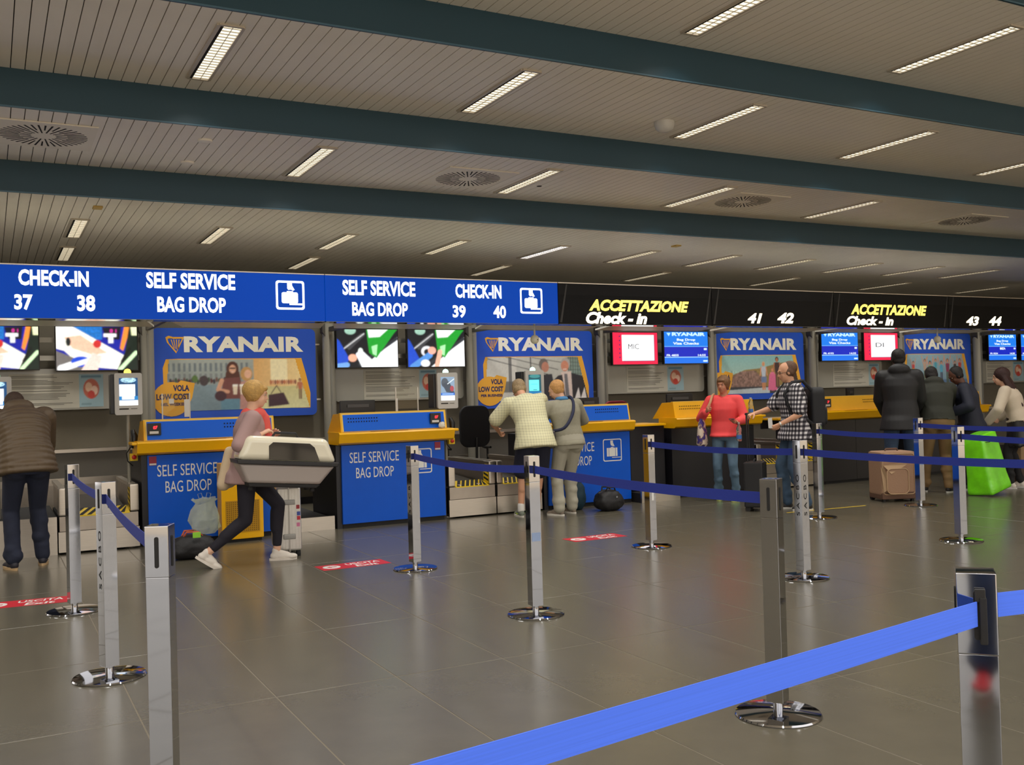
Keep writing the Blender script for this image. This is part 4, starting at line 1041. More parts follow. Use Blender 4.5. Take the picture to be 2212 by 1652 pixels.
exit_sticker('red USCITA Exit floor sticker left of the middle queue post', 2.71, 8.03, R_(2))
exit_sticker('red USCITA Exit floor sticker right of the man in shorts, farthest right', 5.17, 8.06, R_(1))
exit_sticker('red USCITA Exit floor sticker at the left edge', .21, 7.96, R_(-6))
o = MB_box(0, 1.14, -.012, .012, .0003, .0013).build('floor_tape', hazy_m); o.location = (7.88, 8.29, 0); o.rotation_euler = (0, 0, R_(-4.6)); tag(o, 'thin yellow tape line on the floor right of the lettered post', 'tape')

# ------------------------------------------------------------------ luggage
def tube_loop(pts, r, n=8): return MB().tube(pts, r, n)
silver = mat('aluminium_case', (196, 194, 188), .3, .85, var=.06, vscale=20)
t = thing('silver_suitcase', 'upright ribbed aluminium suitcase with stickers behind the walking woman', 'suitcase', (2.38, 8.80, 0), R_(-8))
cs = MB_box(-.11, .11, 0, .42, .05, .63).build('shell', silver, t, bevel=.025)
rb = MB()
for i in range(7): rb.box(-.095+i*.03, -.085+i*.03, -.004, 0.001, .07, .61)
for i in range(12): rb.box(-.114, -.109, .03+i*.034, .04+i*.034, .07, .61)
for i in range(7): rb.box(-.095+i*.03, -.085+i*.03, .03, .4, .629, .633)
rb.build('ribs', silver, t)
MB_box(-.006, .006, -.01, .425, .045, .64).build('frame_seam', mat('seam_steel', (160, 158, 152), .3, .9), t)
for z in (.16, .47): MB_box(-.055, .055, -.018, -.004, z, z+.045).build('latch', mat('latch_grey', (146, 146, 142), .35, .6), t, bevel=.008)
for i, (x, z, c) in enumerate([(.085, .33, (190, 40, 60)), (.085, .37, (60, 80, 160)), (-.08, .5, (190, 60, 60)), (-.07, .3, (60, 90, 150)), (-.08, .24, (200, 50, 50)), (.08, .27, (210, 120, 160)), (.08, .43, (150, 40, 50))]):
    MB_box(x-.015, x+.015, -.0055, -.0035, z, z+.035).build('travel_sticker', mat('tsk%d' % i, c, .5), t)
MB().tube([(-.02, .1, .63), (-.02, .1, .66), (-.02, .26, .66), (-.02, .26, .63)], .01, 8).build('top_handle', bkg_m, t)
for x in (-.08, .08):
    for y in (.04, .38): MB().lathe([(.022, 0), (.024, .02), (.02, .05)], x, y, 12).build('wheel', bkr_m, t)

t = thing('bag_sizer', 'yellow bag sizer box with a perforated front by the left blue counter', 'box', (2.06, 10.06, 0), 0)
MB_box(-.02, .4, 0, .2, .03, .80).build('body', ye_m, t, bevel=.012)
MB_box(.02, .36, -.004, -.0005, .1, .42).build('perforated_panel', mat('perf', (190, 140, 10), .6), t)
hm = MB()
for i in range(16):
    for j in range(15): hm.add([(.03+i*.0205, -.0055, .11+j*.0205), (.04+i*.0205, -.0055, .11+j*.0205), (.04+i*.0205, -.0055, .12+j*.0205), (.03+i*.0205, -.0055, .12+j*.0205)], [(0, 1, 2, 3)])
hm.build('perforations', mat('perf_dark', (120, 84, 8), .7), t, kind='stuff'); MB_box(0, .38, .02, .18, 0, .03).build('foot', bkr_m, t)

def soft_bag(name, label, loc, dims, m, rz=0, seed=1, handles=True, extra=None, cat='bag'):
    t = thing(name, label, cat, loc, rz); rg = random.Random(seed)
    bm = bmesh.new(); bmesh.ops.create_icosphere(bm, subdivisions=4, radius=1.0)
    from mathutils import noise
    for v in bm.verts:
        x, y, z = v.co; q = 3.0
        n = (abs(x)**q+abs(y)**q+abs(z)**q)**(1/q); v.co /= max(n, .2)
        k = 1+.10*noise.noise(v.co*2.2+Vector((seed, 0, 0)))+.04*noise.noise(v.co*6)
        sq = 1-.25*max(0, v.co.z)
        v.co = Vector((v.co.x*dims[0]/2*k*sq, v.co.y*dims[1]/2*k*sq, max(-dims[2]/2*.98, v.co.z*dims[2]/2*k)+dims[2]/2*.985))
    me = bpy.data.meshes.new('body'); bm.to_mesh(me); bm.free()
    for p in me.polygons: p.use_smooth = True
    me.materials.append(m); link('body', me, t)
    if handles:
        for s in (-1, 1):
            MB().tube([(-dims[0]*.2, s*.04, dims[2]*.92), (-dims[0]*.14, s*.06, dims[2]*1.12), (dims[0]*.1, s*.07, dims[2]*1.1), (dims[0]*.2, s*.04, dims[2]*.9)], .01, 6).build('handle', handles if handles is not True else bkr_m, t, smooth=True)
    MB().tube([(-dims[0]*.4, 0, dims[2]*.86), (0, -.01, dims[2]*1.0), (dims[0]*.4, 0, dims[2]*.84)], .006, 6).build('zip', mat('zip', (60, 60, 62), .4), t)
    return t
blackfab = mat('nylon_black', (26, 25, 28), .6, bump=.4, bscale=30)
t = soft_bag('holdall', 'slumped black holdall on the floor right of the elderly woman', (6.5, 9.8, 0), (.36, .26, .25), blackfab, 0, 3)
MB().lathe([(.012, 0), (.012, .004)], n=14).build('ring', chrome_m, t).matrix_local = Matrix.Translation((.03, -.13, .17)) @ Matrix.Rotation(R_(90), 4, 'X')
soft_bag('teal_backpack', 'dark teal bag on the floor against the blue counter', (6.24, 10.12, 0), (.24, .18, .36), mat('teal_fabric', (20, 52, 66), .7), 0, 5)
t = soft_bag('open_tote', 'black bag with orange straps and a green tag left of the walking woman', (1.62, 9.3, 0), (.42, .26, .22), blackfab, 0, 9, mat('strap_orange', (190, 90, 60), .6))
MB_box(-.02, .05, -.14, -.13, .2, .25).build('green_tag', mat('tag_green', (150, 220, 60), .5), t, bevel=.003)
t = thing('plastic_carrier', 'translucent pale green plastic bag resting on the black bag', 'bag', (1.74, 9.32, .21))
t.scale = (.85, .85, .85)
rg = random.Random(8); film = mat('plastic_film', (206, 212, 176), .15, spec=.6); film.node_tree.nodes['Principled BSDF'].inputs['Alpha'].default_value = .24
c_ = MB(); ring = []; n = 16
for k_, (z_, r_) in enumerate([(.0, .10), (.06, .15), (.16, .17), (.26, .13), (.33, .10), (.38, .13)]):
    for i in range(n):
        a_ = 2*math.pi*i/n; q_ = r_*(1+rg.uniform(-.16, .16)); c_.v.append((q_*math.cos(a_), .55*q_*math.sin(a_), z_+rg.uniform(-.015, .015)*(k_ > 0)))
    if k_: c_.f += [((k_-1)*n+i, (k_-1)*n+(i+1) % n, k_*n+(i+1) % n, k_*n+i) for i in range(n)]
c_.f.append(tuple(range(n-1, -1, -1)))
o = c_.build('film', film, t); so = o.modifiers.new('thickness', 'SOLIDIFY'); so.thickness = .001
for s in (-1, 1): MB().tube([(s*.05, 0, .36), (s*.07, .01, .43), (s*.03, .02, .44), (s*.01, 0, .36)], .004, 6).build('handle', film, t)

def carried_case(loc, rz, tilt):
    t = thing('hard_suitcase', 'large cream and black hard-shell suitcase carried sideways by the walking woman', 'suitcase', loc, rz)
    cream = mat('case_cream', (232, 226, 204), .18, coat=.6); gr = mat('case_grey', (156, 146, 140), .3)
    W, H, D = .86, .40, .28
    def shell(z0, z1, s0, s1, d, name, m, bev):
        b = [(-W/2+s0, -d/2, z0), (W/2-s0*1.6, -d/2, z0), (W/2-s0*1.6, d/2, z0), (-W/2+s0, d/2, z0)]
        q = [(-W/2+s1, -d/2, z1), (W/2-s1*1.4, -d/2, z1), (W/2-s1*1.4, d/2, z1), (-W/2+s1, d/2, z1)]
        return MB().hexa(b, q).build(name, m, t, bevel=bev, seg=4)
    shell(.19, H, .0, .07, D, 'upper_shell', cream, .06); shell(0, .165, .09, .01, D*.94, 'lower_shell', gr, .03)
    shell(.160, .195, .0, -.01, D*1.02, 'black_seam', bkg_m, .006); shell(-.03, .0, .11, .1, D*.9, 'base_rim', bkr_m, .008)
    MB().prism([(-W*.2, .205), (W*.31, .205), (W*.25, .32), (W*.2, .352), (-W*.17, .352), (-W*.21, .32)], -D/2-.004, -D/2+.004, 'y').build('dark_panel', mat('case_black', (30, 29, 26), .12, coat=.5), t, bevel=.002)
    MB().tube([(-.12, 0, H-.005), (-.1, 0, H+.03), (.08, 0, H+.03), (.1, 0, H-.005)], .012, 8).build('carry_handle', bkg_m, t, smooth=True)
    for x in (-W/2+.13, W/2-.2):
        for y in (-.09, .09): MB().lathe([(.02, -.06), (.022, -.045), (.018, -.03)], x, y, 10).build('wheel', bkr_m, t)
    t.rotation_euler = (0, R_(tilt), rz); return t
carried_case((2.235, 8.42, .70), R_(0), 5)

t = thing('trolley_case', 'black wheeled cabin case with its long handle raised, held by the man in plaid', 'suitcase', (7.80, 8.70, 0), R_(40))
blk = mat('case_nylon_black', (24, 24, 27), .5)
MB_box(-.17, .17, -.11, .11, .045, .56).build('body', blk, t, bevel=.025)
rb = MB()
for i in range(9): rb.box(-.14+i*.033, -.13+i*.033, -.114, -.109, .09, .52)
rb.build('front_ribs', blk, t)
for x in (-.07, .07): MB().tube([(x, .07, .55), (x, .07, 1.1)], .0085, 8).build('handle_rod', bkg_m, t)
MB().tube([(-.09, .07, 1.11), (.09, .07, 1.11)], .015, 10).build('handle_grip', bkr_m, t)
MB().tube([(-.06, 0, .56), (-.05, 0, .585), (.05, 0, .585), (.06, 0, .56)], .009, 8).build('top_handle', bkg_m, t)
for x in (-.14, .14): MB().tube([(x-.015, .07, .03), (x+.015, .07, .03)], .03, 14).build('wheel', bkr_m, t)
for x in (-.14, .14): MB_box(x-.012, x+.012, -.1, -.07, 0, .05).build('foot', bkr_m, t)

brn = mat('canvas_brown', (164, 130, 104), .8, bump=.3, bscale=60); brd = mat('canvas_brown_dark', (104, 76, 60), .8); brl = mat('piping_tan', (186, 156, 122), .7)
t = thing('wheeled_bag', 'large brown fabric wheeled bag on the floor behind the right-hand posts', 'suitcase', (9.66, 8.36, 0), R_(-22))
MB_box(-.22, .22, -.17, .17, .07, .60).build('body', brn, t, bevel=.035); MB_box(-.215, .215, -.175, .172, .03, .12).build('base_guard', brd, t, bevel=.02)
MB().prism(rrect(-.17, .1, .1, .40, .06), -.215, -.16, 'y').build('front_pocket', brn, t, bevel=.02)
MB().prism(rrect(-.14, .14, .13, .5, .05), .22, .245, 'x').build('side_pocket', brn, t, bevel=.012)
pp = rrect(-.17, .1, .1, .40, .06); MB().tube([(x, -.215, z) for x, z in pp]+[(pp[0][0], -.215, pp[0][1])], .006, 6).build('piping', brl, t)
pp = rrect(-.2, .2, .09, .575, .04); MB().tube([(x, -.172, z) for x, z in pp]+[(pp[0][0], -.172, pp[0][1])], .007, 6).build('piping', brl, t)
MB().add([(-.23, -.18, .42), (-.2, -.225, .40), (-.13, -.2, .16), (-.2, -.19, .12)], [(0, 1, 2, 3)]).build('flap', brl, t)
MB().add([(-.2, -.19, .44), (.09, -.2, .48), (.09, -.19, .44), (-.12, -.225, .34)], [(0, 1, 2, 3)]).build('flap', brl, t)
MB().tube([(-.08, 0, .6), (-.07, 0, .625), (.07, 0, .625), (.08, 0, .6)], .011, 8).build('top_handle', brd, t)
for x in (-.18, .18): MB().tube([(x-.02, .15, .035), (x+.02, .15, .035)], .035, 14).build('wheel', bkr_m, t)
for x in (-.18, .18): MB_box(x-.015, x+.015, -.15, -.11, 0, .07).build('foot', bkr_m, t)

grn_m = mat('wrap_green', (126, 236, 30), .22, var=.22, vscale=5, bump=.6, bscale=14, coat=.4)
t = thing('wrapped_suitcase', 'tall tilted suitcase wrapped in bright green plastic film', 'suitcase', (10.98, 8.0, .045), R_(8))
bm = bmesh.new(); bmesh.ops.create_cube(bm, size=1.0)
bmesh.ops.subdivide_edges(bm, edges=bm.edges, cuts=9, use_grid_fill=True)
from mathutils import noise as mnoise
for v in bm.verts:
    x, y, z = v.co; tz = z+.5; taper = 1-.28*tz
    p = Vector((x*.5*taper, y*.34*taper, tz*.72)); r = 1+.06*mnoise.noise(Vector((x*3, y*3, z*7)))
    if abs(x) > .42 and abs(y) > .42: r *= .94
    v.co = Vector((p.x*r, p.y*r, p.z*(1+.02*r)))
me = bpy.data.meshes.new('wrapped_body'); bm.to_mesh(me); bm.free()
for p in me.polygons: p.use_smooth = True
me.materials.append(grn_m); o = link('wrapped_body', me, t); sm = o.modifiers.new('s', 'SUBSURF'); sm.levels = 1; sm.render_levels = 1
for i, z in enumerate((.64, .66, .68)): MB().tube([(-.14+i*.02, -.137, z), (-.05+i*.02, -.139, z-.012)], .004, 6).build('handle_strip', wh_m if i % 2 else bkr_m, t)
t.rotation_euler = (R_(-4), R_(-9), R_(8))

tan = mat('tan_leather', (160, 132, 96), .6)
t = thing('tan_backpack', 'tan and brown bag on a case at the right edge behind the girl', 'bag', (12.32, 8.5, 0), 0)
MB_box(-.16, .16, -.12, .12, .32, .62).build('upper_bag', tan, t, bevel=.05); MB_box(-.17, .17, -.12, .12, .035, .315).build('lower_case', mat('case_brown', (78, 58, 50), .6), t, bevel=.02)
MB().tube([(-.06, 0, .61), (-.04, 0, .66), (.04, 0, .66), (.06, 0, .61)], .01, 8).build('handle', brd, t)
for x in (-.14, .14): MB().tube([(x-.015, .1, .025), (x+.015, .1, .025)], .025, 12).build('wheel', bkr_m, t)
# ------------------------------------------------------------------ people
def frame(d, side):
    d = d.normalized(); s = (side - d*side.dot(d)).normalized(); return s, s.cross(d)*-1   # side, front
def loft(mb, rings, n=18, cap=True):
    """rings: (centre, side vec, front vec, rx, ry) -> closed skin"""
    v = []; f = []
    for c, s, fr, rx, ry in rings:
        for i in range(n):
            a = 2*math.pi*i/n; v.append(c + s*(rx*math.cos(a)) + fr*(ry*math.sin(a)))
    for k in range(len(rings)-1):
        for i in range(n):
            j = (i+1) % n; f.append((k*n+i, k*n+j, (k+1)*n+j, (k+1)*n+i))
    f.append(tuple(range(n-1, -1, -1))); f.append(tuple(range((len(rings)-1)*n, len(rings)*n)))
    mb.add(v, f)
def capsule(mb, a, b, ra, rb, n=14, flat=1.0, side=None):
    """tapered limb with round ends; flat squeezes it along the second axis"""
    a = Vector(a); b = Vector(b); d = (b-a)
    if d.length < 1e-6: d = Vector((0, 0, 1e-4))
    u = d.normalized(); sd = Vector(side) if side is not None else (Vector((1, 0, 0)) if abs(u.x) < .9 else Vector((0, 1, 0)))
    s, fr = frame(u, sd); rings = []
    for t in (-.95, -.7, -.35): rings.append((a+u*ra*t, s, fr, ra*math.sqrt(1-t*t), ra*math.sqrt(1-t*t)*flat))
    for t in (0, .33, .66, 1): r = ra+(rb-ra)*t; rings.append((a+d*t, s, fr, r, r*flat))
    for t in (.35, .7, .95): rings.append((b+u*rb*t, s, fr, rb*math.sqrt(1-t*t), rb*math.sqrt(1-t*t)*flat))
    loft(mb, rings, n)
def ik(a, b, l1, l2, pole):
    a = Vector(a); b = Vector(b); d = b-a; L = min(d.length, (l1+l2)*.998); u = d.normalized(); b = a+u*L
    x = (l1*l1-l2*l2+L*L)/(2*L); h = math.sqrt(max(l1*l1-x*x, 0)); p = Vector(pole); p = (p-u*p.dot(u))
    p = p.normalized() if p.length > 1e-5 else Vector((0, -1, 0))
    return a+u*x+p*h, b
def fuse(mb, voxel, smooth=4, extra=None, factor=.5):
    """one continuous skin out of overlapping limbs"""
    me = bpy.data.meshes.new('tmp'); me.from_pydata([tuple(p) for p in mb.v], [], mb.f); me.update()
    o = bpy.data.objects.new('tmp', me); COL.objects.link(o)
    r = o.modifiers.new('r', 'REMESH'); r.mode = 'VOXEL'; r.voxel_size = voxel; r.adaptivity = 0
    s = o.modifiers.new('s', 'SMOOTH'); s.iterations = smooth; s.factor = factor
    bpy.context.view_layer.update(); dg = bpy.context.evaluated_depsgraph_get()
    m2 = bpy.data.meshes.new_from_object(o.evaluated_get(dg))
    bpy.data.objects.remove(o); bpy.data.meshes.remove(me)
    if extra is not None and extra.v:
        bm = bmesh.new(); bm.from_mesh(m2); vs = [bm.verts.new(p) for p in extra.v]
        for q in extra.f:
            try: bm.faces.new([vs[i] for i in q])
            except ValueError: pass
        bm.to_mesh(m2); bm.free()
    for p in m2.polygons: p.use_smooth = True
    return m2
def skin_mat(k): return mat('skin_%d' % k, [(214, 160, 128), (196, 134, 104), (96, 60, 44), (224, 176, 148), (150, 100, 74)][k], .5, var=.04)
def person(label, loc, rz, H=1.75, skin=0, lean=0.0, lean_side=0.0, pelvis=(0, 0, 0), twist=0.0, head=(0, 0), feet=((-.1, 0, 0), (.1, 0, 0)), toe=((0), (0)), heel=(0, 0),
           hands=(None, None), elbow=((-.6, -.5, -.6), (.6, -.5, -.6)), palm=(None, None), curl=(.5, .5), wide=1.0, shirt=None, legs=None, shoes=None, hair=None, glasses=False, knees=None, hip_tilt=0.35):
    """lean: forward bend of the upper body in degrees; feet: (x, y, height) of the ankles' floor points; hands: wrist targets"""
    S = H/1.75; t = thing('person', label, 'person', loc, rz)
    V = Vector; ln = R_(lean); ls = R_(lean_side)
    P = V((pelvis[0], pelvis[1], (.93+pelvis[2])*S))
    # spine bends gradually from pelvis to neck
    pts = [P]; dirs = []
    segs = 6; L = .50*S/segs
    for i in range(segs):
        a = ln*(hip_tilt+(1-hip_tilt)*(i+1)/segs); b = ls*(.3+.7*(i+1)/segs)
        d = V((math.sin(b), math.sin(a)*math.cos(b), math.cos(a)*math.cos(b))); dirs.append(d); pts.append(pts[-1]+d*L)
    dirs.append(dirs[-1]); neck = pts[-1]; tw = R_(twist)
    def side(f): return V((math.cos(tw*f), math.sin(tw*f), 0))
    rx = [.165, .158, .142, .150, .168, .165, .095]; ry = [.118, .112, .098, .108, .118, .100, .065]
    def torso(mb, inf=0.0, i0=0, wd=wide, drop=0.0, flare=0.0, ribs=0.0, i1=7):
        if drop:
            d = -dirs[0]; dn = (d+V((0, 0, -1))*1.2).normalized(); s, fr = frame(-dn, side(0))
            for k in (3, 2, 1): 
                rings_c = P+dn*drop*S*k/3; loft_r.append((rings_c, s, fr, (rx[0]*wd+inf+flare*k/3)*S, (ry[0]*wd+inf+flare*k/3+.024)*S))
        for i in range(i0, i1):
            s, fr = frame(dirs[i], side(i/6)); loft_r.append((pts[i], s, fr, (rx[i]*wd+inf)*S, (ry[i]*wd+inf)*S))
        rr = loft_r
        if ribs:   # quilted: cushions between stitched seams
            out = []; acc = 0
            for q in range(len(rr)-1):
                m_ = 9
                for e in range(m_):
                    w_ = e/m_; c = rr[q][0].lerp(rr[q+1][0], w_); acc = (rr[q][0]-rr[0][0]).length*0 + (c-rr[0][0]).length
                    k = abs(math.sin(acc/.042*math.pi))**.5*ribs
                    out.append((c, rr[q][1].lerp(rr[q+1][1], w_), rr[q][2].lerp(rr[q+1][2], w_), rr[q][3]*(1-w_)+rr[q+1][3]*w_+k-.004, rr[q][4]*(1-w_)+rr[q+1][4]*w_+k-.004))
            rr = out+[rr[-1]]
        loft(mb, rr, 26)
    loft_r = []
    sd = side(1); nd = dirs[-1]; s_, fr_ = frame(nd, sd)
    sh = [neck - nd*.045*S - s_*.175*wide*S, neck - nd*.045*S + s_*.175*wide*S]
    hipj = [P + side(0)*(-.09*S), P + side(0)*(.09*S)]
    # head
    pit, yw = R_(head[0]), R_(head[1]); base = V((0, 1, 0)); 
    hf = Matrix.Rotation(yw, 3, 'Z') @ (Matrix.Rotation(-pit, 3, 'X') @ V((0, 1, 0))); hu = Matrix.Rotation(yw, 3, 'Z') @ (Matrix.Rotation(-pit, 3, 'X') @ V((0, 0, 1)))
    nd2 = (nd*.7+hu*.5+V((0, 0, .15))).normalized(); hs = hf.cross(hu)
    hb = neck + nd2*.085*S; hc = hb + hu*.085*S + hf*.022*S
    RH = Matrix((hs, hf, hu)).transposed()
    # arms
    ua, fa = .285*S, .25*S; el = []; wr = []
    for k in (0, 1):
        tgt = hands[k]
        if tgt is None: tgt = sh[k]+V(((-1, 1)[k]*.07*S, .03*S, -.52*S))
        e, w_ = ik(sh[k], V(tgt), ua, fa, elbow[k]); el.append(e); wr.append(w_)
    # legs
    th, sk = .43*S, .425*S; kn = []; an = []
    for k in (0, 1):
        f = feet[k]; a = V((f[0], f[1]-.02*S, (f[2] if len(f) > 2 else 0)+.085*S))
        kp = knees[k] if knees else (0, 1, .1)
        kk, a2 = ik(hipj[k]-V((0, 0, .02)), a, th, sk, kp); kn.append(kk); an.append(a2)
    # ---- body: one fused skin with separate fingers rooted in the palms
    b = MB(); torso(b, -.006); body_rings = list(loft_r); loft_r.clear()
    capsule(b, sh[0]+s_*.03, sh[1]-s_*.03, .05*S, .05*S); capsule(b, neck-nd*.03*S, hb+hu*.02*S, .056*S, .052*S)
    b.ellipsoid(hc+hu*.02*S-hf*.012*S, (.074*S, .092*S, .092*S), 20, 14, RH); b.ellipsoid(hc-hu*.045*S+hf*.018*S, (.056*S, .066*S, .072*S), 16, 12, RH)
    b.ellipsoid(hc-hu*.092*S+hf*.048*S, (.028*S, .026*S, .022*S), 12, 8, RH)
    capsule(b, hc+hf*.083*S+hu*.004*S, hc+hf*.098*S-hu*.028*S, .0085*S, .0125*S, 10)
    for q in (-1, 1):
        b.ellipsoid(hc+hs*q*.074*S-hu*.012*S-hf*.01*S, (.009*S, .019*S, .031*S), 10, 8, RH)
        b.ellipsoid(hc+hs*q*.034*S-hu*.035*S+hf*.058*S, (.02*S, .018*S, .022*S), 10, 8, RH)
    b.ellipsoid(hc+hf*.082*S+hu*.022*S, (.045*S, .012*S, .01*S), 12, 6, RH)
    b.ellipsoid(hc+hf*.077*S-hu*.058*S, (.022*S, .014*S, .009*S), 10, 6, RH)
    for k in (0, 1):
        capsule(b, sh[k], el[k], .046*S, .036*S); capsule(b, el[k], wr[k], .036*S, .024*S)
        capsule(b, el[k].lerp(wr[k], .18), el[k].lerp(wr[k], .45), .038*S, .032*S)
        capsule(b, hipj[k], kn[k], .082*S, .052*S); capsule(b, kn[k], an[k], .05*S, .034*S)
        capsule(b, kn[k].lerp(an[k], .2)-V((0, .012*S, 0)), kn[k].lerp(an[k], .45)-V((0, .014*S, 0)), .05*S, .044*S)
        b.ellipsoid(hipj[k]-V((0, .04*S, .02*S)), (.085*S, .085*S, .09*S), 12, 8)
    fg = MB()
    for k in (0, 1):
        sg_ = (-1, 1)[k]; fa_d = (wr[k]-el[k]).normalized()
        pn = V(palm[k]) if palm[k] is not None else V((-sg_*1.0, 0, 0))     # direction the palm faces
        pn = (pn-fa_d*pn.dot(fa_d)).normalized(); ac = fa_d.cross(pn).normalized()   # across the palm
        if ac.dot(V((0, 1, 0))) * 1 < 0 and palm[k] is None: ac = -ac
        thumb = ac
        p0 = wr[k]; p1 = p0+fa_d*.075*S
        capsule(b, p0, p0+fa_d*.03*S, .024*S, .030*S, 12, .62, ac); capsule(b, p0+fa_d*.03*S, p1, .033*S, .037*S, 12, .48, ac)
        cu = curl[k]
        for i, (off, ln_) in enumerate(((.028, .072), (.0095, .08), (-.0095, .074), (-.027, .058))):
            q0 = p0+fa_d*(.062+.01*(1-abs(i-1.2)/2))*S+thumb*off*S; d = fa_d.copy(); pp = [q0]; 
            for j, fr in enumerate((.42, .33, .25)):
                ang = cu*(.5+.45*j); d = (fa_d*math.cos(ang*(j+1)*.75)+pn*math.sin(ang*(j+1)*.75)).normalized(); pp.append(pp[-1]+d*ln_*fr*S)
            fg.tube(pp+[pp[-1]+d*.004*S], [.0092*S, .0086*S, .0078*S, .0068*S, .003*S], 8)
        q0 = p0+fa_d*.02*S+thumb*.025*S; d1 = (fa_d*.6+thumb*.75+pn*.35*cu).normalized(); d2 = (fa_d*.9+thumb*.25+pn*.6*cu).normalized()
        fg.tube([q0, q0+d1*.035*S, q0+d1*.035*S+d2*.028*S, q0+d1*.035*S+d2*.05*S], [.013*S, .0105*S, .0095*S, .006*S], 8)
    body = link('body', fuse(b, .0105*S, 4, fg), t); body.data.materials.append(skin_mat(skin))
    # ---- face
    dk = mat('eye_dark', (34, 24, 20), .2); ew = mat('eye_white', (186, 178, 168), .4); lp = mat('lips_%d' % skin, [(176, 96, 84), (156, 86, 70), (84, 44, 40), (186, 100, 90), (120, 66, 58)][skin], .5)
    for q in (-1, 1):
        c = hc+hs*q*.029*S+hu*.004*S+hf*.067*S
        e = MB().ellipsoid(c, (.0112*S, .0085*S, .0068*S), 12, 8, RH).build('eye', ew, t, smooth=True)
        MB().ellipsoid(c+hf*.005*S, (.0062*S, .0046*S, .006*S), 10, 6, RH).build('iris', dk, e, smooth=True)
    MB().ellipsoid(hc+hf*.0865*S-hu*.058*S, (.021*S, .008*S, .0062*S), 12, 6, RH).build('mouth', lp, t, smooth=True)
    hm_ = mat('hair_'+hair['n'], hair['c'], .6, var=.25, vscale=40, bump=.6, bscale=90) if hair else None
    if hair:
        for q in (-1, 1): MB().ellipsoid(hc+hs*q*.032*S+hu*.026*S+hf*.081*S, (.018*S, .006*S, .0035*S), 8, 5, RH).build('eyebrow', hm_, t, smooth=True)
        h = MB(); k_ = hair.get('k', 1.0); back = hair.get('back', .02)
        h.ellipsoid(hc+hu*.034*S-hf*(.012+back)*S, (.083*S*k_, .094*S*k_, .088*S*k_), 20, 14, RH)
        if hair.get('sides', True):
            for q in (-1, 1): h.ellipsoid(hc+hs*q*.045*S-hf*.028*S+hu*.0*S, (.040*S*k_, .062*S, .062*S*k_), 14, 10, RH)
            h.ellipsoid(hc-hf*.05*S-hu*.02*S, (.066*S, .052*S, .062*S), 14, 10, RH)
        if hair.get('fringe'): h.ellipsoid(hc+hf*.058*S+hu*.062*S, (.058*S, .034*S, .026*S), 14, 8, RH)
        if hair.get('long'):
            lg = hair['long']; 
            for i in range(9):
                a = math.pi*(i/8)+math.pi*0; ox = math.cos(a)*.068*S; oy = -.03*S-math.sin(a)*.055*S; rg = random.Random(i)
                q0 = hc+hs*ox+hf*oy; p_ = [q0]
                for j in range(6): p_.append(neck-fr_*(.065*S+.03*math.sin(a)*S)+s_*(ox*(1.15-.02*j)+rg.uniform(-.014, .014))-nd*(lg*(j-.6)/6)+fr_*rg.uniform(-.012, .006))
                for j in range(6): capsule(h, p_[j], p_[j+1], (.034-.002*j)*S, (.032-.002*j)*S, 8)
        me = fuse(h, .009*S, 3)
        rg = random.Random(4)
        link('hair', me, t).data.materials.append(hm_)
    if glasses:
        gmb = MB(); 
        for q in (-1, 1):
            c = hc+hs*q*.031*S+hu*.004*S+hf*.086*S
            ring = [c+hs*math.cos(a)*.021*S+hu*math.sin(a)*.014*S for a in [2*math.pi*i/14 for i in range(15)]]
            gmb.tube(ring, .0018*S, 5); gmb.tube([c+hs*q*.021*S, hc+hs*q*.073*S+hf*.07*S, hc+hs*q*.077*S-hf*.01*S], .0018*S, 5)
        gmb.tube([hc+hs*-.01*S+hf*.09*S, hc+hs*.01*S+hf*.09*S], .0018*S, 5); gmb.build('glasses', bkg_m, t)
    # ---- clothes
    if shirt:
        c = MB(); inf = shirt.get('inf', .014); torso(c, inf, 0, wide, shirt.get('drop', .12), shirt.get('flare', .01), shirt.get('ribs', 0), 7); loft_r.clear()
        capsule(c, sh[0]+s_*.02, sh[1]-s_*.02, (.052+inf)*S, (.052+inf)*S)
        slv = shirt.get('sleeve', 1.0); ir = inf+.004
        rb = shirt.get('ribs', 0)
        for k in (0, 1):
            if slv <= .55: capsule(c, sh[k], sh[k].lerp(el[k], slv*1.6), (.050+ir)*S, (.052+ir)*S)
            else:
                capsule(c, sh[k], el[k], (.048+ir)*S, (.038+ir)*S); capsule(c, el[k], el[k].lerp(wr[k], min(1, (slv-.5)*2)*.97), (.038+ir)*S, (.026+ir)*S)
                if rb:
                    for q in range(12):
                        for (a_, b2, r0, r1) in ((sh[k], el[k], .05, .04), (el[k], wr[k], .04, .028)):
                            if q % 2 == 0:
                                p_ = a_.lerp(b2, (q+.5)/12); d_ = (b2-a_).normalized()*.012; capsule(c, p_-d_, p_+d_, (r0+(r1-r0)*q/12+ir+rb)*S*.97, (r0+(r1-r0)*q/12+ir+rb)*S*.97)
        if shirt.get('hood'):
            c.ellipsoid(neck+nd*.03*S-fr_*.065*S, (.125*S, .075*S, .075*S), 16, 10); c.ellipsoid(neck+nd*.055*S, (.10*S, .10*S, .05*S), 16, 10)
        if shirt.get('hood_up'):
            c.ellipsoid(hc+hu*.015*S-hf*.03*S, (.115*S, .12*S, .125*S), 18, 12, RH); capsule(c, neck, hc-hf*.03*S, .1*S, .1*S)
        if shirt.get('collar'):
            c.ellipsoid(neck+nd*.02*S, (.078*S, .078*S, .035*S), 16, 8)
        o = link(shirt.get('n', 'shirt'), fuse(c, shirt.get('vox', .011), 2 if rb else shirt.get('sm', 5)), t); o.data.materials.append(shirt['m'])
        if slv <= .55 or shirt.get('cuffs'): pass
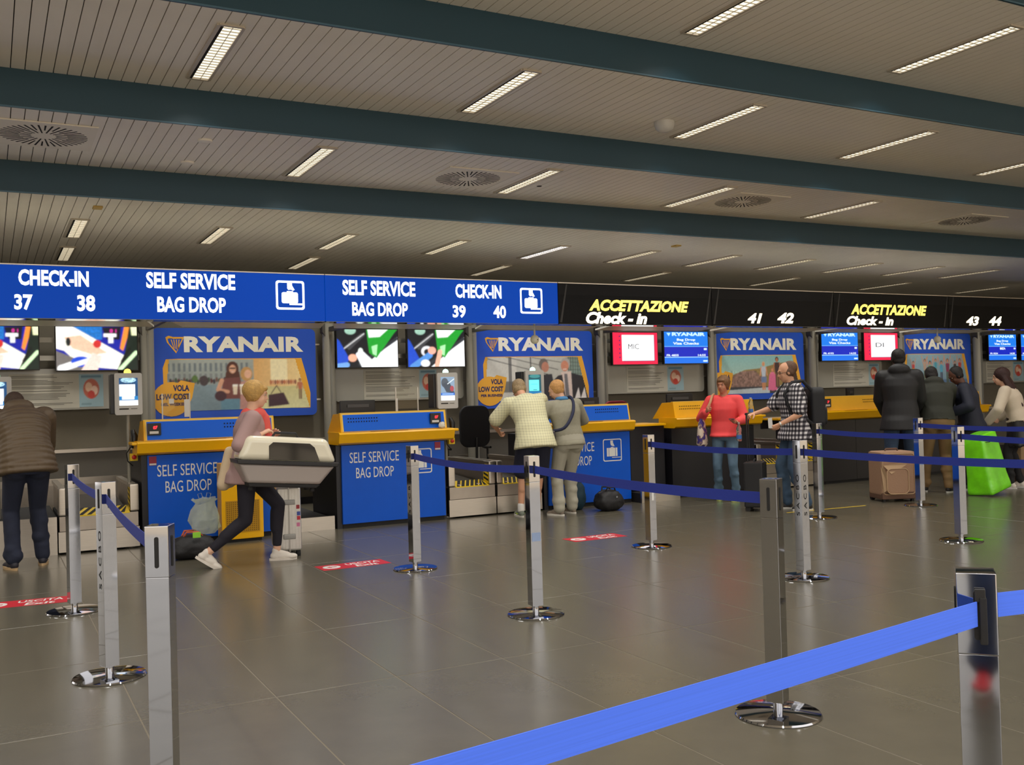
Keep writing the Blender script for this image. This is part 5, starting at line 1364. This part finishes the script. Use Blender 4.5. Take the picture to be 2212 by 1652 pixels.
    if legs:
        c = MB(); inf = legs.get('inf', .014); lo = legs.get('len', 1.0)
        s0, f0 = frame(dirs[0], side(0))
        loft(c, [(P-V((0, 0, .10*S)), V((1, 0, 0)), V((0, 1, 0)), (.12+inf)*S*wide, (.10+inf)*S*wide), (P-V((0, 0, .04*S)), s0, f0, (.165+inf)*S*wide, (.122+inf)*S*wide), (P, s0, f0, (.165+inf)*S*wide, (.12+inf)*S*wide), (P+dirs[0]*.10*S, s0, f0, (.15+inf*.7)*S*wide, (.108+inf*.7)*S*wide)], 24)
        for k in (0, 1):
            c.ellipsoid(hipj[k]-V((0, .022*S, .04*S)), ((.08+inf)*S, (.08+inf)*S, (.095+inf)*S), 14, 9)
            if lo <= .6:
                e = hipj[k].lerp(kn[k], lo*1.6); capsule(c, hipj[k], e, (.088+inf)*S, (.075+inf*1.6)*S)
            else:
                capsule(c, hipj[k], kn[k], (.084+inf)*S, (.054+inf*.9)*S); e = kn[k].lerp(an[k], (lo-.5)*2*.98); capsule(c, kn[k], e, (.053+inf*.9)*S, (legs.get('cuff', .042)+inf*.6)*S)
                capsule(c, kn[k].lerp(an[k], .15)-V((0, .012*S, 0)), kn[k].lerp(an[k], .5)-V((0, .014*S, 0)), (.053+inf*.8)*S, (.048+inf*.7)*S)
                if legs.get('wrinkle', 1):
                    rg = random.Random(int(loc[0]*10)+k)
                    for q in range(4):
                        u_ = rg.uniform(.05, .95); p_ = kn[k].lerp(an[k], u_); r_ = (.053+(legs.get('cuff', .042)-.053)*u_+inf*.8)*S*.965
                        d_ = V((rg.uniform(-.02, .02), rg.uniform(-.02, .02), rg.uniform(-.008, .008))); capsule(c, p_-d_, p_+d_, r_, r_*.98, 12)
        o = link(legs.get('n', 'trousers'), fuse(c, .011, 4), t); o.data.materials.append(legs['m'])
    for k in (0, 1):
        if not shoes: break
        ty = R_(toe[k] if isinstance(toe, (list, tuple)) else 0); hl = R_(heel[k])
        fx, fy = feet[k][0], feet[k][1]; fz = feet[k][2] if len(feet[k]) > 2 else 0
        Rz = Matrix.Rotation(ty, 3, 'Z') @ Matrix.Rotation(-hl, 3, 'X')
        A = an[k]; q = lambda x, y, z: A + Rz @ V((x*S, y*S, (z-.085)*S))
        c = MB(); Rr = Rz
        c.ellipsoid(q(0, -.018, .04), (.036*S, .045*S, .036*S), 14, 9, Rr); c.ellipsoid(q(0, .05, .036), (.038*S, .07*S, .032*S), 14, 9, Rr); c.ellipsoid(q((.006, -.006)[k], .125, .03), (.043*S, .062*S, .028*S), 14, 9, Rr)
        capsule(c, q(0, -.01, .05), q(0, -.006, .09), .036*S, .037*S); capsule(c, q(0, .0, .075), q(0, .09, .045), .03*S, .03*S)
        sh_ = link('shoe', fuse(c, .009, 3), t); sh_.data.materials.append(shoes['m'])
        out = []
        for i in range(22):
            a = 2*math.pi*i/22; y_ = .055+.125*math.sin(a); w_ = .041 if y_ > .02 else .036; out.append((w_*math.cos(a)*(1+.12*math.sin(a)), y_))
        sl = MB(); n = len(out); vv = [q(x, y, -.001) for x, y in out]+[q(x*1.03, y*1.01, .02+(.006 if y > .12 else 0)) for x, y in out]
        sl.add(vv, [tuple(range(n-1, -1, -1)), tuple(range(n, 2*n))]+[(i, (i+1) % n, (i+1) % n+n, i+n) for i in range(n)])
        sl.build('sole', shoes.get('sole', wh_m), sh_)
        if shoes.get('laces'):
            lc = MB()
            for i in range(4): lc.tube([q(-.02, .035+i*.018, .082-i*.010), q(0, .04+i*.018, .088-i*.0105), q(.02, .035+i*.018, .082-i*.010)], .0028, 5)
            lc.build('laces', shoes['laces'], sh_)
        if shoes.get('sock'):
            c = MB(); capsule(c, q(0, -.006, .08), q(0, -.006, .115)+V((0, 0, .02)), .04*S, .039*S, 16); c.build('sock', shoes['sock'], t, smooth=True)
        if shoes.get('tick'):
            mb = MB(); 
            for sx in (-1, 1): mb.add([q(sx*.044, -.03, .045), q(sx*.0475, .01, .03), q(sx*.046, .07, .055), q(sx*.047, .01, .043)], [(0, 1, 2, 3)])
            mb.build('side_mark', shoes['tick'], sh_)
    info = dict(t=t, S=S, P=P, neck=neck, sh=sh, el=el, wr=wr, hc=hc, hf=hf, hs=hs, hu=hu, nd=nd, fr=fr_, s=s_, pts=pts, kn=kn, an=an)
    return info
def L2W(loc, deg, p):
    a = R_(deg); return (loc[0]+p[0]*math.cos(a)-p[1]*math.sin(a), loc[1]+p[0]*math.sin(a)+p[1]*math.cos(a), p[2])
def strap(info, a, b_, mid_out, w_=.022, m=None, name='strap', th=.006):
    """flat band over a shoulder, a..b through points in the person's own frame"""
    pts = [Vector(a)]+[Vector(p) for p in mid_out]+[Vector(b_)]
    # smooth the path
    P2 = []
    for i in range(len(pts)-1):
        for k in range(5): 
            u = k/5; p0 = pts[max(i-1, 0)]; p1 = pts[i]; p2 = pts[i+1]; p3 = pts[min(i+2, len(pts)-1)]
            P2.append(.5*((2*p1)+(-p0+p2)*u+(2*p0-5*p1+4*p2-p3)*u*u+(-p0+3*p1-3*p2+p3)*u**3))
    P2.append(pts[-1]); return MB().tube(P2, w_/2, 8).build(name, m, info['t'], smooth=True)

denim = mat('denim', (62, 84, 108), .85, var=.18, vscale=14); denim_d = mat('denim_dark', (30, 36, 56), .85, var=.15, vscale=14); denim_l = mat('denim_light', (92, 118, 140), .85, var=.22, vscale=12)
wht = mat('shoe_white', (222, 214, 204), .6)
# 1 man in the puffer jacket, back to us, bent over the conveyor
person('man in a quilted olive brown puffer jacket bending over the conveyor, back turned', (.29, 9.72, 0), R_(10), 1.80, 0, lean=50, pelvis=(-.02, -.12, -.02), head=(62, 0),
       feet=((-.13, -.02), (.13, .08)), toe=(10, -16), hands=((-.26, .50, .86), (.24, .52, .82)), wide=1.12, hip_tilt=.3,
       shirt=dict(n='puffer_jacket', m=mat('puffer_brown', (92, 76, 56), .5, var=.08), inf=.035, drop=.10, flare=.012, sleeve=1, ribs=.019, hood=True, vox=.0095),
       legs=dict(m=denim_d, inf=.018, cuff=.05), shoes=dict(m=mat('shoe_navy', (36, 34, 44), .6), laces=mat('lace_orange', (206, 120, 80), .6), sole=mat('sole_beige', (190, 160, 120), .6)), hair=dict(n='brown', c=(70, 52, 40)))
# 2 walking woman with the carried case, facing right
i2 = person('blonde woman in a mauve cardigan striding to the right with a big hard-shell case', (1.95, 8.64, 0), R_(-100), 1.70, 3, lean=10, pelvis=(0, .02, -.075), head=(8, 0),
       feet=((-.10, .29, 0), (.08, -.30, .05)), heel=(0, 34), toe=(0, 0), hands=((-.13, .22, 1.1), (.16, .14, 1.13)), elbow=((-.3, -.8, -.3), (.5, -.8, -.2)), palm=(None, (0, 0, -1)), wide=1.04,
       shirt=dict(n='cardigan', m=mat('cardigan_mauve', (168, 138, 136), .85, var=.06), inf=.022, drop=.13, flare=.02, sleeve=.9),
       legs=dict(n='leggings', m=mat('leggings_black', (28, 26, 38), .8), inf=.010, len=.93, cuff=.036, wrinkle=0), shoes=dict(m=wht, laces=mat('lace_white', (236, 234, 228), .6), sole=wht),
       hair=dict(n='blond', c=(190, 150, 84), k=1.12, fringe=True))
c = MB(); n_, f_ = i2['neck'], i2['fr']
capsule(c, n_-i2['nd']*.02+Vector((0, .06, 0)), n_-i2['nd']*.02-Vector((0, .03, 0)), .07, .07); capsule(c, n_+Vector((0, .10, -.05)), n_+Vector((0, .125, -.27)), .05, .055)
link('scarf', fuse(c, .01, 3), i2['t']).data.materials.append(mat('scarf_coral', (222, 92, 84), .8))
c = MB(); 
for i in range(4): capsule(c, Vector((-.14+i*.03, .04-i*.05, .98)), Vector((-.15+i*.03, -.02-i*.05, .76-.02*i)), .05, .06)
link('coat_over_arm', fuse(c, .012, 4), i2['t']).data.materials.append(mat('coat_beige', (214, 192, 160), .8))
# 3 man in shorts
i3 = person('grey-haired man in a pale checked short-sleeved shirt and navy shorts, bent over, back turned', (5.50, 9.98, 0), R_(-14), 1.76, 0, lean=44, lean_side=-8, pelvis=(.04, -.22, 0), head=(50, 6), wide=1.16,
       feet=((-.10, -.03), (.12, .06)), toe=(6, -14), hands=((-.26, .28, .98), (.22, .40, 1.0)), elbow=((-1, -.4, -.4), (.8, -.3, -.6)), hip_tilt=.35,
       shirt=dict(m=mat_check('shirt_pale_check', (222, 218, 180), (150, 148, 128), .030, .16, (200, 196, 160), back=True), inf=.03, drop=.14, flare=.03, sleeve=.5, collar=True),
       legs=dict(n='shorts', m=mat('shorts_navy', (26, 28, 46), .85), inf=.024, len=.58), shoes=dict(m=mat('shoe_grey', (116, 124, 112), .6), sole=mat('sole_white', (220, 216, 206), .5), sock=mat('sock_white', (224, 222, 216), .8), tick=mat('tick_neon', (200, 240, 30), .5)),
       hair=dict(n='grey_blond', c=(160, 138, 104), k=.97, back=.03))
# 4 woman in grey
i4 = person('elderly woman in a grey sweater and pale grey trousers turned toward the kiosk', (5.93, 9.80, 0), R_(-2), 1.62, 3, lean=16, lean_side=-3, pelvis=(.0, -.06, 0), head=(26, 48), wide=1.14,
       feet=((-.14, -.03), (.09, .08)), toe=(32, 14), hands=((-.24, .26, 1.08), (.20, .30, 1.02)), elbow=((-.7, -.8, -.4), (.9, -.4, -.4)),
       shirt=dict(n='sweater', m=mat('sweater_grey', (150, 146, 128), .9, var=.06, vscale=40), inf=.022, drop=.06, flare=.012),
       legs=dict(m=mat('trousers_pale_grey', (168, 164, 148), .85, var=.04), inf=.026, cuff=.058), shoes=dict(m=mat('shoe_taupe', (128, 116, 102), .6), sole=mat('sole_white', (220, 216, 206), .5), laces=mat('lace_taupe', (90, 80, 70), .6)),
       hair=dict(n='strawberry', c=(200, 150, 90), k=1.04))
c = MB(); c.ellipsoid(i4['neck']+i4['nd']*.035, (.078, .08, .035), 18, 9); c.build('neck_scarf', mat('scarf_blue', (70, 130, 180), .8), i4['t'], smooth=True)
n4 = i4['neck']; navyst = mat('strap_navy', (30, 36, 66), .7)
strap(i4, n4+Vector((.11, .07, .01)), Vector((-.24, -.07, .98)), [n4+Vector((.10, .0, .055)), n4+Vector((.085, -.11, -.01)), i4['pts'][4]+Vector((.0, -.178, 0)), i4['pts'][2]+Vector((-.13, -.165, 0))], .036, navyst, 'bag_strap')
t = thing('shoulder_bag', 'shiny dark grey shoulder bag hanging at the left hip of the woman in grey', 'bag', (5.93, 9.80, 0), R_(-2))
MB().prism(rrect(-.11, .11, .78, 1.0, .06), -.04, .045, 'x').build('body', mat('bag_shiny', (70, 66, 66), .2, .3), t, bevel=.02, seg=3)
t.children[0].matrix_local = Matrix.Translation((-.26, -.05, 0)); MB_box(-.31, -.30, -.13, .03, .90, .905).build('zip', steel_m, t)
t = thing('black_pouch', 'small black pouch held up by the woman in grey', 'pouch', (5.72, 10.05, 1.10), R_(20)); MB().prism([(-.06, -.03), (.05, -.05), (.07, .03), (.0, .08), (-.05, .04)], -.02, .02, 'y').build('body', bkr_m, t, bevel=.008)
# 5 woman in coral
i5 = person('brown-haired woman in a coral top and blue jeans facing the hall', (8.24, 9.72, 0), R_(130), 1.60, 1, lean=2, head=(4, -14), wide=1.08, feet=((-.13, .06), (.11, -.04)), toe=(-10, 12),
       hands=((-.20, .27, 1.00), (.19, .22, 1.13)), elbow=((-.45, -.9, -.4), (.5, -.9, -.4)), palm=((0, 0, 1), (-1, -.3, 0)), curl=(.7, 1.1),
       shirt=dict(n='top', m=mat('top_coral', (250, 84, 86), .8, var=.05), inf=.024, drop=.05, flare=.02, sleeve=.95),
       legs=dict(n='jeans', m=denim_l, inf=.012, cuff=.042), shoes=dict(m=mat('shoe_mint', (120, 190, 130), .6), sole=mat('sole_lime', (200, 214, 110), .5), laces=mat('lace_white', (236, 234, 228), .6)),
       hair=dict(n='chestnut', c=(120, 84, 52), k=1.14, fringe=True))
t = thing('tote_bag', 'patterned cream and purple tote hanging from the shoulder of the woman in coral', 'bag', (8.24, 9.72, 0), R_(130))
pm = mat('tote_print', (206, 188, 168), .8); nt = pm.node_tree
vz = nt.nodes.new('ShaderNodeTexNoise'); vz.inputs['Scale'].default_value = 13; tcn = nt.nodes.new('ShaderNodeTexCoord'); nt.links.new(tcn.outputs['Object'], vz.inputs['Vector'])
cr = nt.nodes.new('ShaderNodeValToRGB'); cr.color_ramp.interpolation = 'CONSTANT'; cr.color_ramp.elements[0].color = (*lin((60, 44, 120)), 1); cr.color_ramp.elements[1].color = (*lin((120, 96, 100)), 1); cr.color_ramp.elements[1].position = .44
e = cr.color_ramp.elements.new(.5); e.color = (*lin((212, 196, 178)), 1); nt.links.new(vz.outputs['Fac'], cr.inputs[0]); nt.links.new(cr.outputs[0], nt.nodes['Principled BSDF'].inputs['Base Color'])
bmb = MB(); loft(bmb, [(Vector((.27, .12, z)), Vector((1, 0, 0)), Vector((0, 1, 0)), rx_, ry_) for z, rx_, ry_ in ((.68, .045, .10), (.72, .07, .15), (.85, .06, .15), (.98, .04, .11), (1.04, .025, .06))], 20); bmb.build('body', pm, t, smooth=True)
MB().tube([(.25, .13, 1.03), (.20, .165, 1.14), (.15, .15, 1.24), (.135, .085, 1.325), (.135, -.03, 1.345), (.17, -.115, 1.24), (.26, .03, 1.04)], .016, 8).build('shoulder_strap', mat('strap_tan', (206, 160, 120), .7), t, smooth=True)
bt = bottle('clear water bottle hanging from the hand of the woman in coral', L2W((8.24, 9.72), 130, (-.22, .30, .76)))
t = thing('phone', 'dark phone in the hand of the woman in coral', 'phone', L2W((8.24, 9.72), 130, (-.14, .33, 1.03)), R_(140)); MB_box(-.035, .035, -.07, .07, 0, .009).build('case', mat('phone_case', (70, 60, 76), .4), t, bevel=.003); MB_box(-.031, .031, -.065, .065, .0092, .0102).build('glass', bkg_m, t)
# 6 man in plaid
i6 = person('man with glasses in a black and white plaid shirt with a backpack, facing left', (8.17, 8.42, 0), R_(64), 1.74, 0, lean=6, head=(12, 2), wide=1.16, feet=((-.10, -.06), (.11, .10)), toe=(8, -8),
       hands=((-.20, .24, .99), (.12, .44, 1.11)), elbow=((-.5, -.9, -.3), (.6, -.5, -.6)), palm=((0.6, 0, .4), (0, 0, -1)), curl=(.8, 1.3),
       shirt=dict(m=mat_check('shirt_plaid', (214, 212, 214), (24, 22, 30), .05, .5, (92, 88, 96)), inf=.026, drop=.12, flare=.02, sleeve=.5, collar=True),
       legs=dict(n='jeans', m=denim, inf=.02, cuff=.05), shoes=dict(m=mat('shoe_dark', (40, 36, 36), .6)), hair=dict(n='thin_brown', c=(96, 66, 46), k=.955, back=.045), glasses=True)
bag = mat('pack_black', (24, 25, 30), .7); t6 = thing('backpack', 'dark backpack on the back of the man in plaid', 'backpack', (8.17, 8.42, 0), R_(64))
MB().prism(rrect(-.15, .15, .93, 1.40, .08), -.31, -.155, 'y').build('body', bag, t6, bevel=.03, seg=3); MB().prism(rrect(-.11, .11, .97, 1.18, .05), -.345, -.305, 'y').build('pocket', bag, t6, bevel=.012)
for s in (-1, 1): MB().tube([(s*.115, -.17, 1.36), (s*.125, -.06, 1.475), (s*.13, .06, 1.46), (s*.14, .155, 1.33), (s*.16, .10, 1.12), (s*.15, -.1, 1.02), (s*.12, -.17, .98)], .021, 8).build('shoulder_strap', bag, t6, smooth=True)
w6 = i6['wr'][0]; d6 = (i6['wr'][0]-i6['el'][0]).normalized()
MB().tube([w6-d6*.022, w6-d6*.002], [.033, .032], 16).build('watch', mat('watch_steel', (210, 208, 200), .2, .9), i6['t'], smooth=True)
t = thing('folded_slip', 'folded white slip in the hand of the man in plaid', 'paper', L2W((8.17, 8.42), 64, (-.19, .335, 1.0)), R_(64)); MB().hexa([(-.003, -.02, -.05), (.003, -.02, -.05), (.003, .03, -.05), (-.003, .03, -.05)], [(-.003, -.01, .07), (.003, -.01, .07), (.003, .035, .06), (-.003, .035, .06)]).build('sheet', wh_m, t)
# 7 man in the black hoodie
person('tall man in a black hooded jacket and jeans, back turned, behind the brown bag', (10.20, 8.66, 0), R_(-46), 1.90, 2, lean=6, head=(8, 8), wide=1.04, feet=((-.15, -.05), (.14, .12)), toe=(10, -10),
       hands=((-.16, .34, 1.04), (.18, .34, 1.04)), shirt=dict(n='hooded_jacket', m=mat('jacket_black', (24, 24, 28), .6), inf=.036, drop=.17, flare=.035, hood=True),
       legs=dict(n='jeans', m=mat('denim_blue', (56, 74, 100), .85, var=.22, vscale=12), inf=.02, cuff=.05), shoes=dict(m=mat('shoe_beige', (170, 156, 124), .7), laces=mat('lace_white', (236, 234, 228), .6)), hair=dict(n='black', c=(22, 18, 18), k=.95))
# 8 man in khaki trousers
i8 = person('man in a dark green hoodie and khaki trousers with a white belt line, back turned', (10.80, 8.62, 0), R_(-40), 1.72, 4, lean=30, pelvis=(0, -.12, 0), head=(30, 5), wide=1.14, feet=((-.14, .10), (.12, -.05)), toe=(6, -38),
       hands=((-.12, .45, 1.0), (.20, .46, 1.02)), shirt=dict(n='hoodie', m=mat('hoodie_green', (46, 48, 40), .8, var=.1), inf=.036, drop=-.02, flare=0, hood=True),
       legs=dict(m=mat('trousers_khaki', (140, 112, 76), .85, var=.08), inf=.02, cuff=.048), shoes=dict(m=mat('shoe_black', (30, 28, 30), .6)), hair=dict(n='black', c=(22, 18, 18), k=.95))
c = MB(); p8 = i8['P']; c.tube([p8+Vector((0, .003, .055)), p8+Vector((0, .012, .095))], [.186, .18], 24); o = c.build('white_waistband', wh_m, i8['t'], smooth=True)
o.scale = (1.06, .76, 1); o.location = (0, p8.y*(1-.76), 0)
# 9 man in the navy jacket, profile, looking down
person('dark-haired man in a navy jacket looking down to the left', (11.36, 8.52, 0), R_(40), 1.68, 2, lean=14, head=(34, 20), wide=1.1, feet=((-.12, 0), (.12, .08)), toe=(0, 0), hands=((-.24, .24, 1.02), (.10, .34, 1.0)),
       shirt=dict(n='jacket', m=mat('jacket_navy', (28, 32, 50), .7), inf=.034, drop=.12, flare=.01, collar=True), legs=dict(m=mat('trousers_black', (26, 24, 28), .8), inf=.02), shoes=dict(m=mat('shoe_black', (30, 28, 30), .6)), hair=dict(n='black', c=(22, 18, 18), k=1.0, sides=True))
# 10 girl in the white blouse
person('girl with long dark curly hair in a white blouse and black skirt, leaning left', (11.86, 8.28, 0), R_(26), 1.64, 3, lean=26, pelvis=(0, -.08, 0), head=(10, 14), wide=1.0, feet=((-.10, .04), (.10, -.04)), toe=(0, 0), hands=((-.20, .26, .88), (.20, .18, .92)), elbow=((-1, -.5, -.2), (1, -.5, -.2)),
       shirt=dict(n='blouse', m=mat('blouse_white', (214, 200, 180), .8, var=.04), inf=.03, drop=-.02, flare=.0), legs=dict(n='trousers', m=mat('trousers_black', (26, 24, 28), .8), inf=.01, cuff=.04), shoes=dict(m=wht, laces=mat('lace_white', (236, 234, 228), .6)),
       hair=dict(n='dark_brown', c=(52, 26, 24), k=1.16, long=.40))
i10 = [o for o in COL.objects if o.get('category') == 'person'][-1]
c = MB(); loft(c, [(Vector((0, -.10+dy, z)), Vector((1, 0, 0)), Vector((0, 1, 0)), a, b_) for z, dy, a, b_ in ((.56, 0, .225, .19), (.62, 0, .22, .185), (.75, 0, .21, .17), (.88, .02, .175, .145), (.93, .05, .16, .13))], 28)
for i in range(10):
    a = 2*math.pi*i/10; capsule(c, Vector((.13*math.cos(a), -.09+.1*math.sin(a), .9)), Vector((.2*math.cos(a), -.1+.165*math.sin(a), .57)), .02, .034)
link('skirt', fuse(c, .013, 3), i10).data.materials.append(mat('skirt_leather', (38, 36, 38), .35))
# 11 the person taking the picture, seen mirrored in the nearest post
person('person in jeans and red sneakers behind the camera, seen only in the mirror-like post', (-.20, -.70, 0), R_(-45), 1.74, 0, lean=2, head=(4, 0), feet=((-.11, .02), (.12, .05)), toe=(10, -14), hands=((-.07, .20, 1.28), (.07, .20, 1.28)),
       shirt=dict(m=mat('shirt_dark_blue', (40, 50, 84), .8), inf=.02), legs=dict(n='jeans', m=mat('denim_indigo', (36, 54, 92), .85, var=.15, vscale=12), inf=.018, cuff=.05),
       shoes=dict(m=mat('sneaker_red', (206, 30, 44), .5), laces=mat('lace_white', (236, 234, 228), .6), sole=wht), hair=dict(n='brown', c=(70, 52, 40)))
